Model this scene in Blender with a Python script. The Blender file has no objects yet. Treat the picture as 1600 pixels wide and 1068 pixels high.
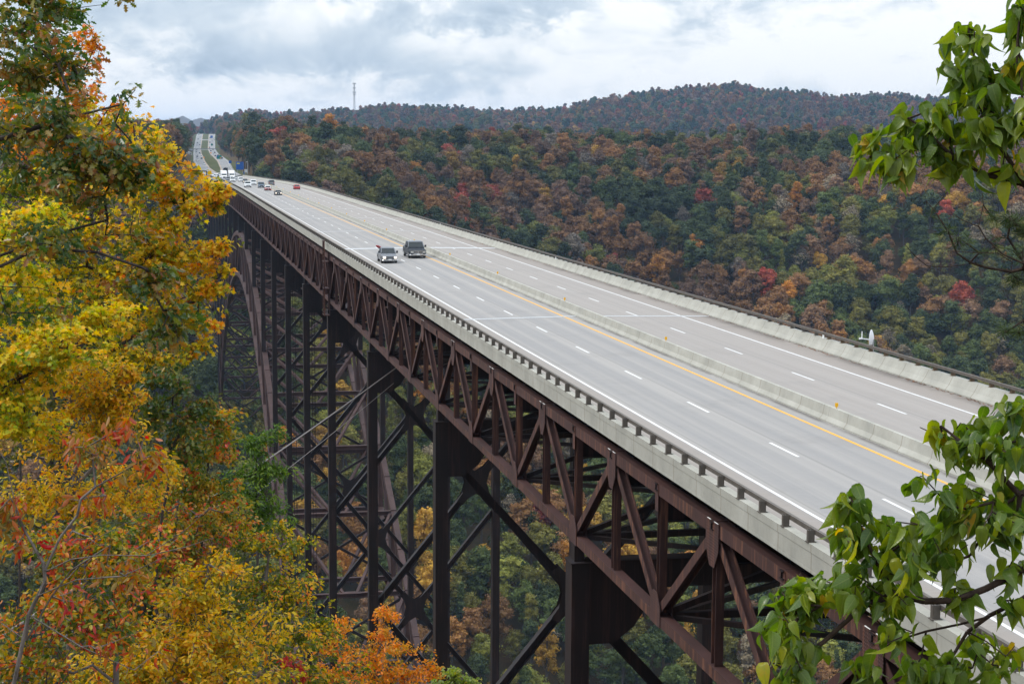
import bpy, bmesh, math, random
import numpy as np
from mathutils import Matrix, Vector
random.seed(7)
RNG = np.random.default_rng(7)
SC = bpy.context.scene
COL = SC.collection

# ------------------------------------------------------------------ camera
F_PX, YAW, PITCH, ROLL, CAM_H = 2616.63, 0.201992, 0.116461, 0.005555, 13.054

def ray(x, y):
    u, v = x - 800.0, y - 534.0
    cr, sr = math.cos(ROLL), math.sin(ROLL)
    u, v = u * cr + v * sr, -u * sr + v * cr
    xr, up = u / F_PX, -v / F_PX
    cp, sp = math.cos(PITCH), math.sin(PITCH)
    d, z = cp + up * sp, -sp + up * cp
    c, s = math.cos(YAW), math.sin(YAW)
    return np.array([xr * c + d * s, -xr * s + d * c, z])

def at(x, y, d):
    """point seen at picture position x, y that lies d metres ahead of the camera"""
    r = ray(x, y)
    return np.array([0, 0, CAM_H]) + r * d

def project(P):
    P = np.atleast_2d(P)
    X, Y, Z = P[:, 0], P[:, 1], P[:, 2] - CAM_H
    c, s = math.cos(YAW), math.sin(YAW)
    xr, d = X * c - Y * s, X * s + Y * c
    cp, sp = math.cos(PITCH), math.sin(PITCH)
    fw, up = d * cp - Z * sp, d * sp + Z * cp
    fw = np.where(np.abs(fw) < 1e-6, 1e-6, fw)
    u, v = F_PX * xr / fw, -F_PX * up / fw
    cr, sr = math.cos(ROLL), math.sin(ROLL)
    return np.stack([800 + u * cr - v * sr, 534 + u * sr + v * cr, fw], 1)

cam_d = bpy.data.cameras.new('camera')
cam = bpy.data.objects.new('camera', cam_d)
COL.objects.link(cam)
fw = Vector(ray(800, 534)).normalized()
rt = Vector(ray(801, 534) - ray(800, 534)).normalized()
upv = Vector(ray(800, 533) - ray(800, 534)).normalized()
M = Matrix((rt, upv, -fw)).transposed().to_4x4()
M.translation = (0, 0, CAM_H)
cam.matrix_world = M
cam_d.sensor_width = 36.0
cam_d.lens = F_PX * 36.0 / 1600.0
cam_d.clip_start = 0.3
cam_d.clip_end = 40000
SC.camera = cam

# ------------------------------------------------------------------ world, sun, exposure
SUN_AZ, SUN_EL = math.radians(-72), math.radians(48)      # azimuth measured from +Y towards +X
w = bpy.data.worlds.new('World')
SC.world = w
w.use_nodes = True
nt = w.node_tree
for n in list(nt.nodes):
    nt.nodes.remove(n)

class G:
    """tiny helper for wiring node trees"""
    def __init__(s, tree):
        s.t = tree
    def n(s, typ, **kw):
        nd = s.t.nodes.new(typ)
        for k, v in kw.items():
            setattr(nd, k, v)
        return nd
    def set(s, sock, v):
        if hasattr(v, 'is_output') or isinstance(v, bpy.types.NodeSocket):
            s.t.links.new(v, sock)
        else:
            sock.default_value = v
    def m(s, op, a, b=0.0, c=None, clamp=False):
        nd = s.n('ShaderNodeMath', operation=op, use_clamp=clamp)
        s.set(nd.inputs[0], a); s.set(nd.inputs[1], b)
        if c is not None:
            s.set(nd.inputs[2], c)
        return nd.outputs[0]
    def mix(s, f, a, b, blend='MIX'):
        nd = s.n('ShaderNodeMix', data_type='RGBA', blend_type=blend)
        s.set(nd.inputs[0], f); s.set(nd.inputs[6], a); s.set(nd.inputs[7], b)
        return nd.outputs[2]
    def ramp(s, f, stops, interp='LINEAR'):
        nd = s.n('ShaderNodeValToRGB')
        cr = nd.color_ramp
        cr.interpolation = interp
        while len(cr.elements) < len(stops):
            cr.elements.new(0.5)
        for e, (p, c) in zip(cr.elements, stops):
            e.position = p
            e.color = (c[0], c[1], c[2], 1) if not isinstance(c, (int, float)) else (c, c, c, 1)
        s.set(nd.inputs[0], f)
        return nd.outputs[0]
    def smooth(s, v, lo, hi):
        nd = s.n('ShaderNodeMapRange', interpolation_type='SMOOTHSTEP')
        s.set(nd.inputs[0], v); nd.inputs[1].default_value = lo; nd.inputs[2].default_value = hi
        return nd.outputs[0]
    def noise(s, vec, scale, detail=4, rough=0.55, dist=0.0, lac=2.0):
        nd = s.n('ShaderNodeTexNoise')
        if vec is not None:
            s.set(nd.inputs['Vector'], vec)
        nd.inputs['Scale'].default_value = scale
        nd.inputs['Detail'].default_value = detail
        nd.inputs['Roughness'].default_value = rough
        nd.inputs['Distortion'].default_value = dist
        nd.inputs['Lacunarity'].default_value = lac
        return nd.outputs[0]
    def xyz(s, vec):
        nd = s.n('ShaderNodeSeparateXYZ'); s.set(nd.inputs[0], vec)
        return nd.outputs
    def comb(s, x, y, z):
        nd = s.n('ShaderNodeCombineXYZ')
        s.set(nd.inputs[0], x); s.set(nd.inputs[1], y); s.set(nd.inputs[2], z)
        return nd.outputs[0]

g = G(nt)
out = g.n('ShaderNodeOutputWorld')
bg = g.n('ShaderNodeBackground')
nt.links.new(bg.outputs[0], out.inputs[0])
sky = g.n('ShaderNodeTexSky')
sky.sky_type = 'NISHITA'
sky.sun_disc = False
sky.sun_elevation = SUN_EL
sky.sun_rotation = SUN_AZ
sky.air_density = 1.0; sky.dust_density = 2.0; sky.ozone_density = 1.5
tc = g.n('ShaderNodeTexCoord')
dx, dy, dz = g.xyz(tc.outputs['Generated'])
# cloud field: direction turned into azimuth-like and elevation-like axes, elevation stretched because the
# cloud deck is seen at a grazing angle
az = g.m('ARCTAN2', dx, dy)
el = g.m('ARCSINE', dz)
P3 = g.comb(g.m('SINE', az), g.m('MULTIPLY', el, 1.7), g.m('COSINE', az))
warp = g.n('ShaderNodeTexNoise')
nt.links.new(P3, warp.inputs['Vector']); warp.inputs['Scale'].default_value = 7.0; warp.inputs['Detail'].default_value = 4
wv = g.n('ShaderNodeVectorMath', operation='MULTIPLY_ADD')
nt.links.new(warp.outputs['Color'], wv.inputs[0]); wv.inputs[1].default_value = (0.10, 0.10, 0.10); nt.links.new(P3, wv.inputs[2])
PW = wv.outputs[0]
n_big = g.noise(PW, 6.5, 3, 0.5)
n_mid = g.noise(PW, 17.0, 7, 0.58)
n_fine = g.noise(PW, 52.0, 6, 0.6)
n_wisp = g.noise(g.comb(g.m('SINE', az), g.m('MULTIPLY', el, 6.0), g.m('COSINE', az)), 22.0, 5, 0.6)
def lobe(a0, e0, wa, we):
    a = g.m('MULTIPLY', g.m('SUBTRACT', g.m('ADD', az, g.m('MULTIPLY', g.m('SUBTRACT', n_mid, 0.5), 0.14)), a0), 1.0 / wa)
    e = g.m('MULTIPLY', g.m('SUBTRACT', g.m('ADD', el, g.m('MULTIPLY', g.m('SUBTRACT', n_fine, 0.5), 0.035)), e0), 1.0 / we)
    d2 = g.m('ADD', g.m('MULTIPLY', a, a), g.m('MULTIPLY', e, e))
    return g.m('EXPONENT', g.m('MULTIPLY', d2, -1.0))
def dir_of(px, py):
    r = ray(px, py); r = r / np.linalg.norm(r)
    return math.atan2(r[0], r[1]), math.asin(r[2])
def L(px, py, wx, wy):
    a0, e0 = dir_of(px, py)
    return lobe(a0, e0, wx / F_PX, wy / F_PX)
dark = g.m('ADD', g.m('MULTIPLY', g.m('SUBTRACT', n_big, 0.5), 1.1), g.m('MULTIPLY', g.m('SUBTRACT', n_mid, 0.5), 1.4))
dark = g.m('ADD', dark, g.m('MULTIPLY', g.m('SUBTRACT', n_fine, 0.5), 0.9))
dark = g.m('ADD', dark, g.m('MULTIPLY', g.m('SUBTRACT', n_wisp, 0.5), 0.10))
for (px, py, wx, wy, k) in ((370, 100, 120, 44, 0.42), (600, 80, 190, 50, 0.22), (800, 22, 190, 34, 0.26), (250, 30, 120, 40, 0.10),
                            (1180, 90, 330, 60, -0.42), (160, 150, 150, 45, -0.35), (1500, 40, 300, 120, -0.45), (480, 168, 330, 16, -0.30),
                            (700, 66, 90, 26, -0.50), (550, 16, 50, 22, -0.65), (880, 42, 60, 20, -0.45), (1010, 20, 60, 30, -0.45), (480, 130, 120, 22, -0.35), (860, 165, 340, 30, -0.12)):
    dark = g.m('ADD', dark, g.m('MULTIPLY', L(px, py, wx, wy), k))
dark = g.m('ADD', dark, 0.36)
cloud = g.ramp(dark, [(0.0, (8.6, 8.72, 8.8)), (0.22, (7.4, 7.75, 8.05)), (0.45, (5.6, 6.3, 6.95)), (0.68, (4.6, 5.4, 6.25)), (1.0, (3.5, 4.3, 5.2))])
cov = g.m('MULTIPLY', g.smooth(dark, -0.2, 0.25), 0.0)
skymix = g.mix(0.93, sky.outputs[0], cloud)
# below the horizon nothing but the hills is seen
# an overcast sky is brighter overhead than at the horizon
up_k = g.m('ADD', 0.9, g.m('MULTIPLY', g.m('MAXIMUM', dz, 0.0), 1.7))
skyv = g.n('ShaderNodeVectorMath', operation='SCALE')
nt.links.new(skymix, skyv.inputs[0]); nt.links.new(up_k, skyv.inputs['Scale'])
nt.links.new(skyv.outputs[0], bg.inputs['Color'])
bg.inputs['Strength'].default_value = 0.098

sun_d = bpy.data.lights.new('sun', 'SUN')
sun_d.energy = 1.6
sun_d.angle = math.radians(12)
sun_d.color = (1.0, 0.95, 0.87)
sun = bpy.data.objects.new('sun', sun_d)
COL.objects.link(sun)
sdir = Vector((math.sin(SUN_AZ) * math.cos(SUN_EL), math.cos(SUN_AZ) * math.cos(SUN_EL), math.sin(SUN_EL)))
sun.rotation_euler = sdir.to_track_quat('Z', 'Y').to_euler()
sun.location = (-60, 40, 120)

SC.render.engine = 'CYCLES'
cy = SC.cycles
cy.max_bounces = 6
cy.diffuse_bounces = 3
cy.glossy_bounces = 2
cy.transmission_bounces = 4
cy.transparent_max_bounces = 6
cy.volume_bounces = 1
cy.sample_clamp_indirect = 6
SC.view_settings.view_transform = 'Standard'
SC.view_settings.look = 'None'
SC.view_settings.gamma = 1
SC.view_settings.exposure = 0.36
SC.view_settings.use_curve_mapping = False

# ------------------------------------------------------------------ materials
MAT = {}
def material(name, rough=0.8, metal=0.0, spec=0.3):
    m = bpy.data.materials.new(name)
    m.use_nodes = True
    t = m.node_tree
    b = next(n for n in t.nodes if n.type == 'BSDF_PRINCIPLED')
    b.inputs['Roughness'].default_value = rough
    b.inputs['Metallic'].default_value = metal
    b.inputs['Specular IOR Level'].default_value = spec
    MAT[name] = m
    return m, G(t), b

def plain(name, col, rough=0.6, metal=0.0, spec=0.4, var=0.12, scale=6.0, coat=0.0):
    m, q, b = material(name, rough, metal, spec)
    tcn = q.n('ShaderNodeTexCoord')
    nz = q.noise(tcn.outputs['Object'], scale, 4, 0.6)
    c = q.ramp(nz, [(0.3, tuple(x * (1 - var) for x in col)), (0.7, tuple(min(1, x * (1 + var)) for x in col))])
    q.set(b.inputs['Base Color'], c)
    if coat:
        b.inputs['Coat Weight'].default_value = coat
        b.inputs['Coat Roughness'].default_value = 0.08
    return m

def bump(q, b, h, strength=0.3, dist=0.05):
    n = q.n('ShaderNodeBump')
    n.inputs['Strength'].default_value = strength
    n.inputs['Distance'].default_value = dist
    q.set(n.inputs['Height'], h)
    q.t.links.new(n.outputs[0], b.inputs['Normal'])

def steel(name, base, streak, rivets=False):
    m, q, b = material(name, 0.62, 0.0, 0.35)
    geo = q.n('ShaderNodeNewGeometry')
    x, y, z = q.xyz(geo.outputs['Position'])
    nx, ny, nz_ = q.xyz(geo.outputs['Normal'])
    big = q.noise(geo.outputs['Position'], 0.35, 4, 0.6)
    fine = q.noise(geo.outputs['Position'], 4.0, 5, 0.65)
    # rain streaks: narrow along the member, long down the face
    st = q.noise(q.comb(q.m('MULTIPLY', x, 2.2), q.m('MULTIPLY', y, 2.2), q.m('MULTIPLY', z, 0.10)), 1.5, 4, 0.75)
    c = q.mix(q.smooth(big, 0.3, 0.7), tuple(v * 0.72 for v in base) + (1,), tuple(v * 1.25 for v in base) + (1,))
    c = q.mix(q.m('MULTIPLY', q.smooth(fine, 0.45, 0.8), 0.45), c, tuple(v * 0.55 for v in base) + (1,))
    side = q.m('LESS_THAN', q.m('ABSOLUTE', nz_), 0.6)
    sm = q.m('MULTIPLY', q.m('MULTIPLY', q.smooth(st, 0.50, 0.66), side), 0.70)
    c = q.mix(sm, c, streak + (1,))
    q.set(b.inputs['Base Color'], c)
    if rivets:
        v = q.n('ShaderNodeTexVoronoi')
        v.inputs['Randomness'].default_value = 0.0
        v.inputs['Scale'].default_value = 9.0
        q.set(v.inputs['Vector'], q.comb(0.0, y, z))
        h = q.m('SUBTRACT', 1.0, q.smooth(v.outputs['Distance'], 0.18, 0.34))
        bump(q, b, h, 0.9, 0.03)
        c2 = q.mix(q.m('MULTIPLY', h, 0.45), c, tuple(v_ * 1.7 for v_ in base) + (1,))
        q.set(b.inputs['Base Color'], c2)
    else:
        bump(q, b, fine, 0.15, 0.02)
    return m

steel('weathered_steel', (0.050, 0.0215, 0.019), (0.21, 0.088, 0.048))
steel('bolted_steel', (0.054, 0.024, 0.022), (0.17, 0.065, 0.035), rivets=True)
steel('shaded_steel', (0.011, 0.006, 0.0065), (0.045, 0.020, 0.018))  # bridge steel again, shade of the underside put into a darker colour
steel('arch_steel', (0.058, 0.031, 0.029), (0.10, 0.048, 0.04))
plain('rail_steel', (0.085, 0.072, 0.060), 0.6, 0.0, 0.4, 0.25, 3.0)
plain('post_rust', (0.11, 0.075, 0.045), 0.75, 0.0, 0.3, 0.3, 3.0)
plain('gusset_edge_white', (0.75, 0.75, 0.74), 0.9, 0, 0.2, 0.3, 4.0)  # white for the thin strip along the gusset tops

# concrete of the parapets: pale, joints every few metres, rusty and dark streaks
m, q, b = material('parapet_concrete', 0.85, 0, 0.25)
geo = q.n('ShaderNodeNewGeometry')
x, y, z = q.xyz(geo.outputs['Position'])
nx, ny, nz_ = q.xyz(geo.outputs['Normal'])
n1 = q.noise(geo.outputs['Position'], 0.55, 5, 0.62)
n2 = q.noise(geo.outputs['Position'], 6.0, 4, 0.6)
st = q.noise(q.comb(q.m('MULTIPLY', x, 0.7), q.m('MULTIPLY', y, 1.7), q.m('MULTIPLY', z, 0.18)), 1.9, 6, 0.78)
c = q.ramp(n1, [(0.25, (0.265, 0.262, 0.235)), (0.5, (0.335, 0.328, 0.290)), (0.75, (0.405, 0.398, 0.36))])
c = q.mix(q.m('MULTIPLY', q.smooth(st, 0.52, 0.80), 0.34), c, (0.20, 0.185, 0.155, 1))
c = q.mix(q.m('MULTIPLY', q.smooth(n2, 0.5, 0.8), 0.25), c, (0.20, 0.20, 0.18, 1))
jy = q.m('ABSOLUTE', q.m('SUBTRACT', q.m('FRACT', q.m('DIVIDE', y, 2.96)), 0.5))
side = q.m('LESS_THAN', q.m('ABSOLUTE', nz_), 0.75)
jm = q.m('MULTIPLY', q.m('LESS_THAN', jy, 0.012), side)
c = q.mix(q.m('MULTIPLY', jm, 0.55), c, (0.17, 0.14, 0.11, 1))
q.set(b.inputs['Base Color'], c)
bump(q, b, n2, 0.15, 0.02)

# bridge deck concrete: transverse tining, darker wheel bands in each lane, warm dusty shoulders
m, q, b = material('deck_concrete', 0.8, 0, 0.3)
geo = q.n('ShaderNodeNewGeometry')
x, y, z = q.xyz(geo.outputs['Position'])
big = q.noise(q.comb(q.m('MULTIPLY', x, 0.35), q.m('MULTIPLY', y, 0.03), 0.0), 1.0, 4, 0.6)
lon = q.noise(q.comb(q.m('MULTIPLY', x, 1.6), q.m('MULTIPLY', y, 0.012), 0.0), 1.3, 5, 0.62)
fin = q.noise(q.comb(q.m('MULTIPLY', x, 1.2), q.m('MULTIPLY', y, 5.0), 0.0), 1.0, 4, 0.65)
blotch = q.noise(geo.outputs['Position'], 0.18, 6, 0.66)
c = q.ramp(lon, [(0.3, (0.228, 0.220, 0.214)), (0.5, (0.268, 0.254, 0.242)), (0.7, (0.305, 0.289, 0.271))])
def band(x0, wdt):
    d = q.m('DIVIDE', q.m('SUBTRACT', x, x0), wdt)
    return q.m('EXPONENT', q.m('MULTIPLY', q.m('MULTIPLY', d, d), -1.0))
for x0 in (23.6, 25.2, 27.15, 28.8):
    c = q.mix(q.m('MULTIPLY', band(x0, 0.55), q.m('ADD', 0.12, q.m('MULTIPLY', big, 0.42))), c, (0.145, 0.148, 0.160, 1))
for x0 in (33.2, 34.8, 36.7, 38.2):
    c = q.mix(q.m('MULTIPLY', band(x0, 0.5), q.m('MULTIPLY', big, 0.5)), c, (0.165, 0.150, 0.138, 1))
rc = q.smooth(x, 31.3, 31.6)
c = q.mix(q.m('MULTIPLY', rc, 0.45), c, (0.262, 0.228, 0.204, 1))
sh = q.m('MAXIMUM', q.m('SUBTRACT', 1.0, q.smooth(x, 22.2, 23.0)), q.smooth(x, 38.9, 39.8))
c = q.mix(q.m('MULTIPLY', sh, 0.75), c, (0.225, 0.195, 0.172, 1))
c = q.mix(q.m('MULTIPLY', q.smooth(x, 40.4, 41.4), q.m('MULTIPLY', q.smooth(blotch, 0.4, 0.6), 0.8)), c, (0.10, 0.085, 0.075, 1))
md = q.m('MAXIMUM', band(30.55, 0.16), band(31.45, 0.16))
c = q.mix(q.m('MULTIPLY', md, q.m('MULTIPLY', q.smooth(blotch, 0.3, 0.6), 0.85)), c, (0.085, 0.075, 0.068, 1))
c = q.mix(q.m('MULTIPLY', q.smooth(blotch, 0.52, 0.75), 0.30), c, (0.135, 0.127, 0.122, 1))
c = q.mix(q.m('MULTIPLY', q.smooth(fin, 0.45, 0.75), 0.22), c, (0.30, 0.292, 0.283, 1))
crk = q.noise(q.comb(q.m('MULTIPLY', x, 0.5), q.m('MULTIPLY', y, 0.35), 0.0), 1.0, 9, 0.8)
c = q.mix(q.m('MULTIPLY', q.smooth(crk, 0.58, 0.70), 0.22), c, (0.11, 0.105, 0.10, 1))
seam = q.m('MAXIMUM', band(26.55, 0.05), q.m('MAXIMUM', band(22.95, 0.05), band(36.1, 0.05)))
c = q.mix(q.m('MULTIPLY', seam, 0.45), c, (0.12, 0.115, 0.11, 1))
q.set(b.inputs['Base Color'], c)
bump(q, b, fin, 0.12, 0.02)

def paint(name, col):
    m, q, b = material(name, 0.7, 0, 0.3)
    geo = q.n('ShaderNodeNewGeometry')
    nz = q.noise(geo.outputs['Position'], 2.5, 5, 0.7)
    c = q.mix(q.m('MULTIPLY', q.smooth(nz, 0.48, 0.75), 0.5), col + (1,), (0.33, 0.32, 0.31, 1))
    q.set(b.inputs['Base Color'], c)
paint('white_paint', (0.60, 0.60, 0.60))
paint('yellow_paint', (0.66, 0.33, 0.035))
paint('joint_seal', (0.50, 0.52, 0.54))
plain('joint_gap', (0.04, 0.04, 0.04), 0.9)
plain('reflector_yellow', (0.80, 0.42, 0.01), 0.5)
plain('black_rubber', (0.02, 0.02, 0.02), 0.8)
plain('glass_dark', (0.012, 0.018, 0.02), 0.10, 0, 0.45, 0.2, 2.0)
plain('chrome', (0.62, 0.63, 0.65), 0.22, 0.9, 0.5, 0.1)
plain('trim_grey', (0.10, 0.105, 0.115), 0.5)
plain('plastic_black', (0.022, 0.022, 0.025), 0.5)
plain('kayak_red', (0.30, 0.03, 0.035), 0.6)
for nm, cc in dict(car_silver=(0.135, 0.145, 0.165), car_charcoal=(0.010, 0.014, 0.022), car_white=(0.78, 0.79, 0.80), car_black=(0.018, 0.02, 0.024),
                   car_red=(0.36, 0.025, 0.025), car_blue=(0.075, 0.11, 0.16), car_grey=(0.16, 0.17, 0.18), car_beige=(0.36, 0.32, 0.27),
                   car_maroon=(0.16, 0.02, 0.03)).items():
    plain(nm, cc, 0.42, 0.0, 0.22 if nm == 'car_charcoal' else 0.4, 0.05, 2.0, coat=0.0 if nm == 'car_charcoal' else 0.3)
plain('trailer_white', (0.76, 0.77, 0.78), 0.5, 0, 0.4, 0.06, 1.0)
for nm, cc in dict(sign_blue=(0.012, 0.10, 0.42), sign_green=(0.0, 0.20, 0.17), sign_white=(0.74, 0.75, 0.75), sign_yellow=(0.62, 0.55, 0.05),
                   sign_orange=(0.85, 0.27, 0.03), galvanised=(0.36, 0.37, 0.38), cable_grey=(0.20, 0.175, 0.165), dish_white=(0.82, 0.82, 0.84),
                   pier_concrete=(0.50, 0.49, 0.46), roof_grey=(0.30, 0.31, 0.33), wall_pale=(0.52, 0.52, 0.50), tower_steel=(0.22, 0.23, 0.25),
                   antenna_panel=(0.50, 0.52, 0.54)).items():
    plain(nm, cc, 0.55, 0, 0.35, 0.08, 1.5)
m, q, b = material('lamp_glass', 0.2)
b.inputs['Base Color'].default_value = (0.42, 0.41, 0.39, 1)
m, q, b = material('lamp_on', 0.3)
b.inputs['Base Color'].default_value = (0.9, 0.85, 0.75, 1)
b.inputs['Emission Color'].default_value = (1.0, 0.86, 0.66, 1)
b.inputs['Emission Strength'].default_value = 1.6
m, q, b = material('tail_red', 0.3)
b.inputs['Base Color'].default_value = (0.45, 0.02, 0.02, 1)

m, q, b = material('asphalt', 0.85, 0, 0.25)
geo = q.n('ShaderNodeNewGeometry')
nz = q.noise(geo.outputs['Position'], 0.10, 6, 0.65)
n2 = q.noise(geo.outputs['Position'], 1.2, 5, 0.65)
c = q.ramp(nz, [(0.3, (0.20, 0.20, 0.205)), (0.7, (0.29, 0.285, 0.28))])
c = q.mix(q.m('MULTIPLY', n2, 0.25), c, (0.15, 0.15, 0.15, 1))
q.set(b.inputs['Base Color'], c)

m, q, b = material('lawn', 0.95, 0, 0.1)
geo = q.n('ShaderNodeNewGeometry')
nz = q.noise(geo.outputs['Position'], 0.07, 6, 0.65)
c = q.ramp(nz, [(0.3, (0.045, 0.062, 0.020)), (0.55, (0.075, 0.078, 0.028)), (0.75, (0.11, 0.080, 0.038))])
q.set(b.inputs['Base Color'], c)

m, q, b = material('forest_floor', 0.95, 0, 0.1)
geo = q.n('ShaderNodeNewGeometry')
nz = q.noise(geo.outputs['Position'], 0.09, 7, 0.68)
n2 = q.noise(geo.outputs['Position'], 1.4, 6, 0.7)
c = q.ramp(nz, [(0.3, (0.035, 0.042, 0.018)), (0.5, (0.075, 0.050, 0.024)), (0.7, (0.10, 0.060, 0.022))])
c = q.mix(q.m('MULTIPLY', q.smooth(n2, 0.45, 0.7), 0.6), c, (0.12, 0.075, 0.02, 1))
q.set(b.inputs['Base Color'], c)
bump(q, b, n2, 0.6, 0.3)

m, q, b = material('river_water', 0.08, 0, 0.5)
geo = q.n('ShaderNodeNewGeometry')
nz = q.noise(geo.outputs['Position'], 0.12, 4, 0.6)
q.set(b.inputs['Base Color'], q.ramp(nz, [(0.3, (0.02, 0.045, 0.04)), (0.7, (0.04, 0.065, 0.055))]))
bump(q, b, nz, 0.2, 0.3)

def bark(name, c0, c1):
    m, q, b = material(name, 0.9, 0, 0.2)
    tcn = q.n('ShaderNodeTexCoord')
    x, y, z = q.xyz(tcn.outputs['Object'])
    nz = q.noise(q.comb(q.m('MULTIPLY', x, 9.0), q.m('MULTIPLY', y, 9.0), q.m('MULTIPLY', z, 2.5)), 2.0, 5, 0.7)
    q.set(b.inputs['Base Color'], q.ramp(nz, [(0.32, c0), (0.68, c1)]))
    bump(q, b, nz, 0.4, 0.02)
bark('bark_dark', (0.022, 0.018, 0.015), (0.075, 0.062, 0.055))
bark('bark_grey', (0.07, 0.06, 0.052), (0.21, 0.18, 0.165))
bark('bark_twig', (0.022, 0.014, 0.011), (0.060, 0.040, 0.030))

def leaf_mat(name, stops, trans=0.45, rough=0.45, spec=0.35, veins=False, back=None):
    """leaf with its colour taken from the leaf's own 'tint' value; some light passes through the blade"""
    m, q, b = material(name, rough, 0, spec)
    a = q.n('ShaderNodeAttribute', attribute_name='tint')
    geo = q.n('ShaderNodeNewGeometry')
    nz = q.noise(geo.outputs['Position'], 22.0, 3, 0.6)
    f = q.m('ADD', a.outputs['Fac'], q.m('MULTIPLY', q.m('SUBTRACT', nz, 0.5), 0.22))
    c = q.ramp(f, stops)
    if veins:
        uv = q.n('ShaderNodeUVMap')
        ux, uy, _ = q.xyz(uv.outputs[0])
        mid = q.m('SUBTRACT', 1.0, q.smooth(q.m('ABSOLUTE', ux), 0.0, 0.035))
        sv = q.m('FRACT', q.m('MULTIPLY', q.m('SUBTRACT', uy, q.m('MULTIPLY', q.m('ABSOLUTE', ux), 0.75)), 6.0))
        sv = q.m('SUBTRACT', 1.0, q.smooth(q.m('ABSOLUTE', q.m('SUBTRACT', sv, 0.5)), 0.0, 0.10))
        vv = q.m('MAXIMUM', mid, q.m('MULTIPLY', sv, 0.45))
        c = q.mix(q.m('MULTIPLY', vv, 0.45), c, (0.24, 0.29, 0.07, 1))
        bump(q, b, sv, 0.35, 0.004)
    q.set(b.inputs['Base Color'], c)
    tr = q.n('ShaderNodeBsdfTranslucent')
    hsv = q.n('ShaderNodeHueSaturation')
    hsv.inputs['Saturation'].default_value = 1.15
    hsv.inputs['Value'].default_value = 1.5
    q.set(hsv.inputs['Color'], c)
    q.set(tr.inputs['Color'], hsv.outputs[0])
    mx = q.n('ShaderNodeMixShader')
    mx.inputs[0].default_value = trans
    q.t.links.new(b.outputs[0], mx.inputs[1]); q.t.links.new(tr.outputs[0], mx.inputs[2])
    o = next(n for n in q.t.nodes if n.type == 'OUTPUT_MATERIAL')
    q.t.links.new(mx.outputs[0], o.inputs[0])
    return m

leaf_mat('leaf_oak', [(0.0, (0.030, 0.070, 0.020)), (0.3, (0.065, 0.115, 0.020)), (0.5, (0.15, 0.155, 0.020)), (0.72, (0.27, 0.165, 0.024)), (0.88, (0.30, 0.13, 0.035)), (1.0, (0.22, 0.085, 0.035))], 0.42, 0.33, 0.5)
leaf_mat('leaf_gold', [(0.0, (0.085, 0.13, 0.014)), (0.2, (0.28, 0.27, 0.014)), (0.45, (0.62, 0.45, 0.014)), (0.75, (0.66, 0.31, 0.012)), (1.0, (0.60, 0.14, 0.015))], 0.42)
leaf_mat('leaf_lime', [(0.0, (0.09, 0.17, 0.012)), (0.4, (0.30, 0.36, 0.014)), (0.7, (0.58, 0.48, 0.014)), (1.0, (0.72, 0.42, 0.015))], 0.42)
leaf_mat('leaf_amber', [(0.0, (0.20, 0.20, 0.015)), (0.3, (0.62, 0.44, 0.014)), (0.7, (0.66, 0.31, 0.012)), (1.0, (0.58, 0.17, 0.02))], 0.42)
leaf_mat('leaf_flame', [(0.0, (0.26, 0.21, 0.015)), (0.3, (0.62, 0.27, 0.012)), (0.65, (0.66, 0.18, 0.012)), (1.0, (0.52, 0.085, 0.018))], 0.42)
leaf_mat('leaf_mixed', [(0.0, (0.060, 0.110, 0.018)), (0.3, (0.18, 0.20, 0.020)), (0.55, (0.42, 0.29, 0.020)), (0.8, (0.52, 0.16, 0.025)), (1.0, (0.46, 0.06, 0.035))], 0.40)
leaf_mat('leaf_maroon', [(0.0, (0.15, 0.13, 0.022)), (0.4, (0.29, 0.16, 0.035)), (0.7, (0.38, 0.10, 0.035)), (1.0, (0.36, 0.03, 0.030))], 0.45)
leaf_mat('leaf_fern', [(0.0, (0.020, 0.055, 0.010)), (0.5, (0.060, 0.125, 0.014)), (1.0, (0.17, 0.25, 0.018))], 0.45)
leaf_mat('leaf_heart', [(0.0, (0.045, 0.100, 0.020)), (0.45, (0.105, 0.170, 0.018)), (0.8, (0.205, 0.245, 0.016)), (0.95, (0.36, 0.34, 0.02)), (1.0, (0.46, 0.28, 0.02))], 0.5, 0.30, 0.5, veins=True)
leaf_mat('leaf_shade', [(0.0, (0.030, 0.055, 0.014)), (0.5, (0.09, 0.10, 0.018)), (0.8, (0.22, 0.15, 0.02)), (1.0, (0.30, 0.14, 0.02))], 0.4)  # dark leaf colour paints shade into the gaps behind the near trees
leaf_mat('leaf_litter', [(0.0, (0.09, 0.045, 0.02)), (0.6, (0.19, 0.075, 0.025)), (1.0, (0.32, 0.10, 0.02))], 0.2)
leaf_mat('needle', [(0.0, (0.018, 0.040, 0.014)), (1.0, (0.07, 0.10, 0.022))], 0.3)

# crowns of the woods: each tree's own colour with small mottling
m, q, b = material('wood_crown', 0.75, 0, 0.2)
a = q.n('ShaderNodeAttribute', attribute_name='tint', attribute_type='INSTANCER')
tcn = q.n('ShaderNodeTexCoord')
nz = q.noise(tcn.outputs['Object'], 0.42, 5, 0.66)
n2 = q.noise(tcn.outputs['Object'], 2.2, 3, 0.6)
hs = q.n('ShaderNodeHueSaturation')
q.set(hs.inputs['Color'], a.outputs['Color'])
q.set(hs.inputs['Hue'], q.m('ADD', 0.47, q.m('MULTIPLY', nz, 0.06)))
q.set(hs.inputs['Value'], q.m('ADD', 0.45, q.m('ADD', q.m('MULTIPLY', nz, 0.6), q.m('MULTIPLY', n2, 0.5))))
q.set(b.inputs['Base Color'], hs.outputs[0])
tr = q.n('ShaderNodeBsdfTranslucent'); q.set(tr.inputs['Color'], hs.outputs[0])
mx = q.n('ShaderNodeMixShader'); mx.inputs[0].default_value = 0.15
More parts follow.
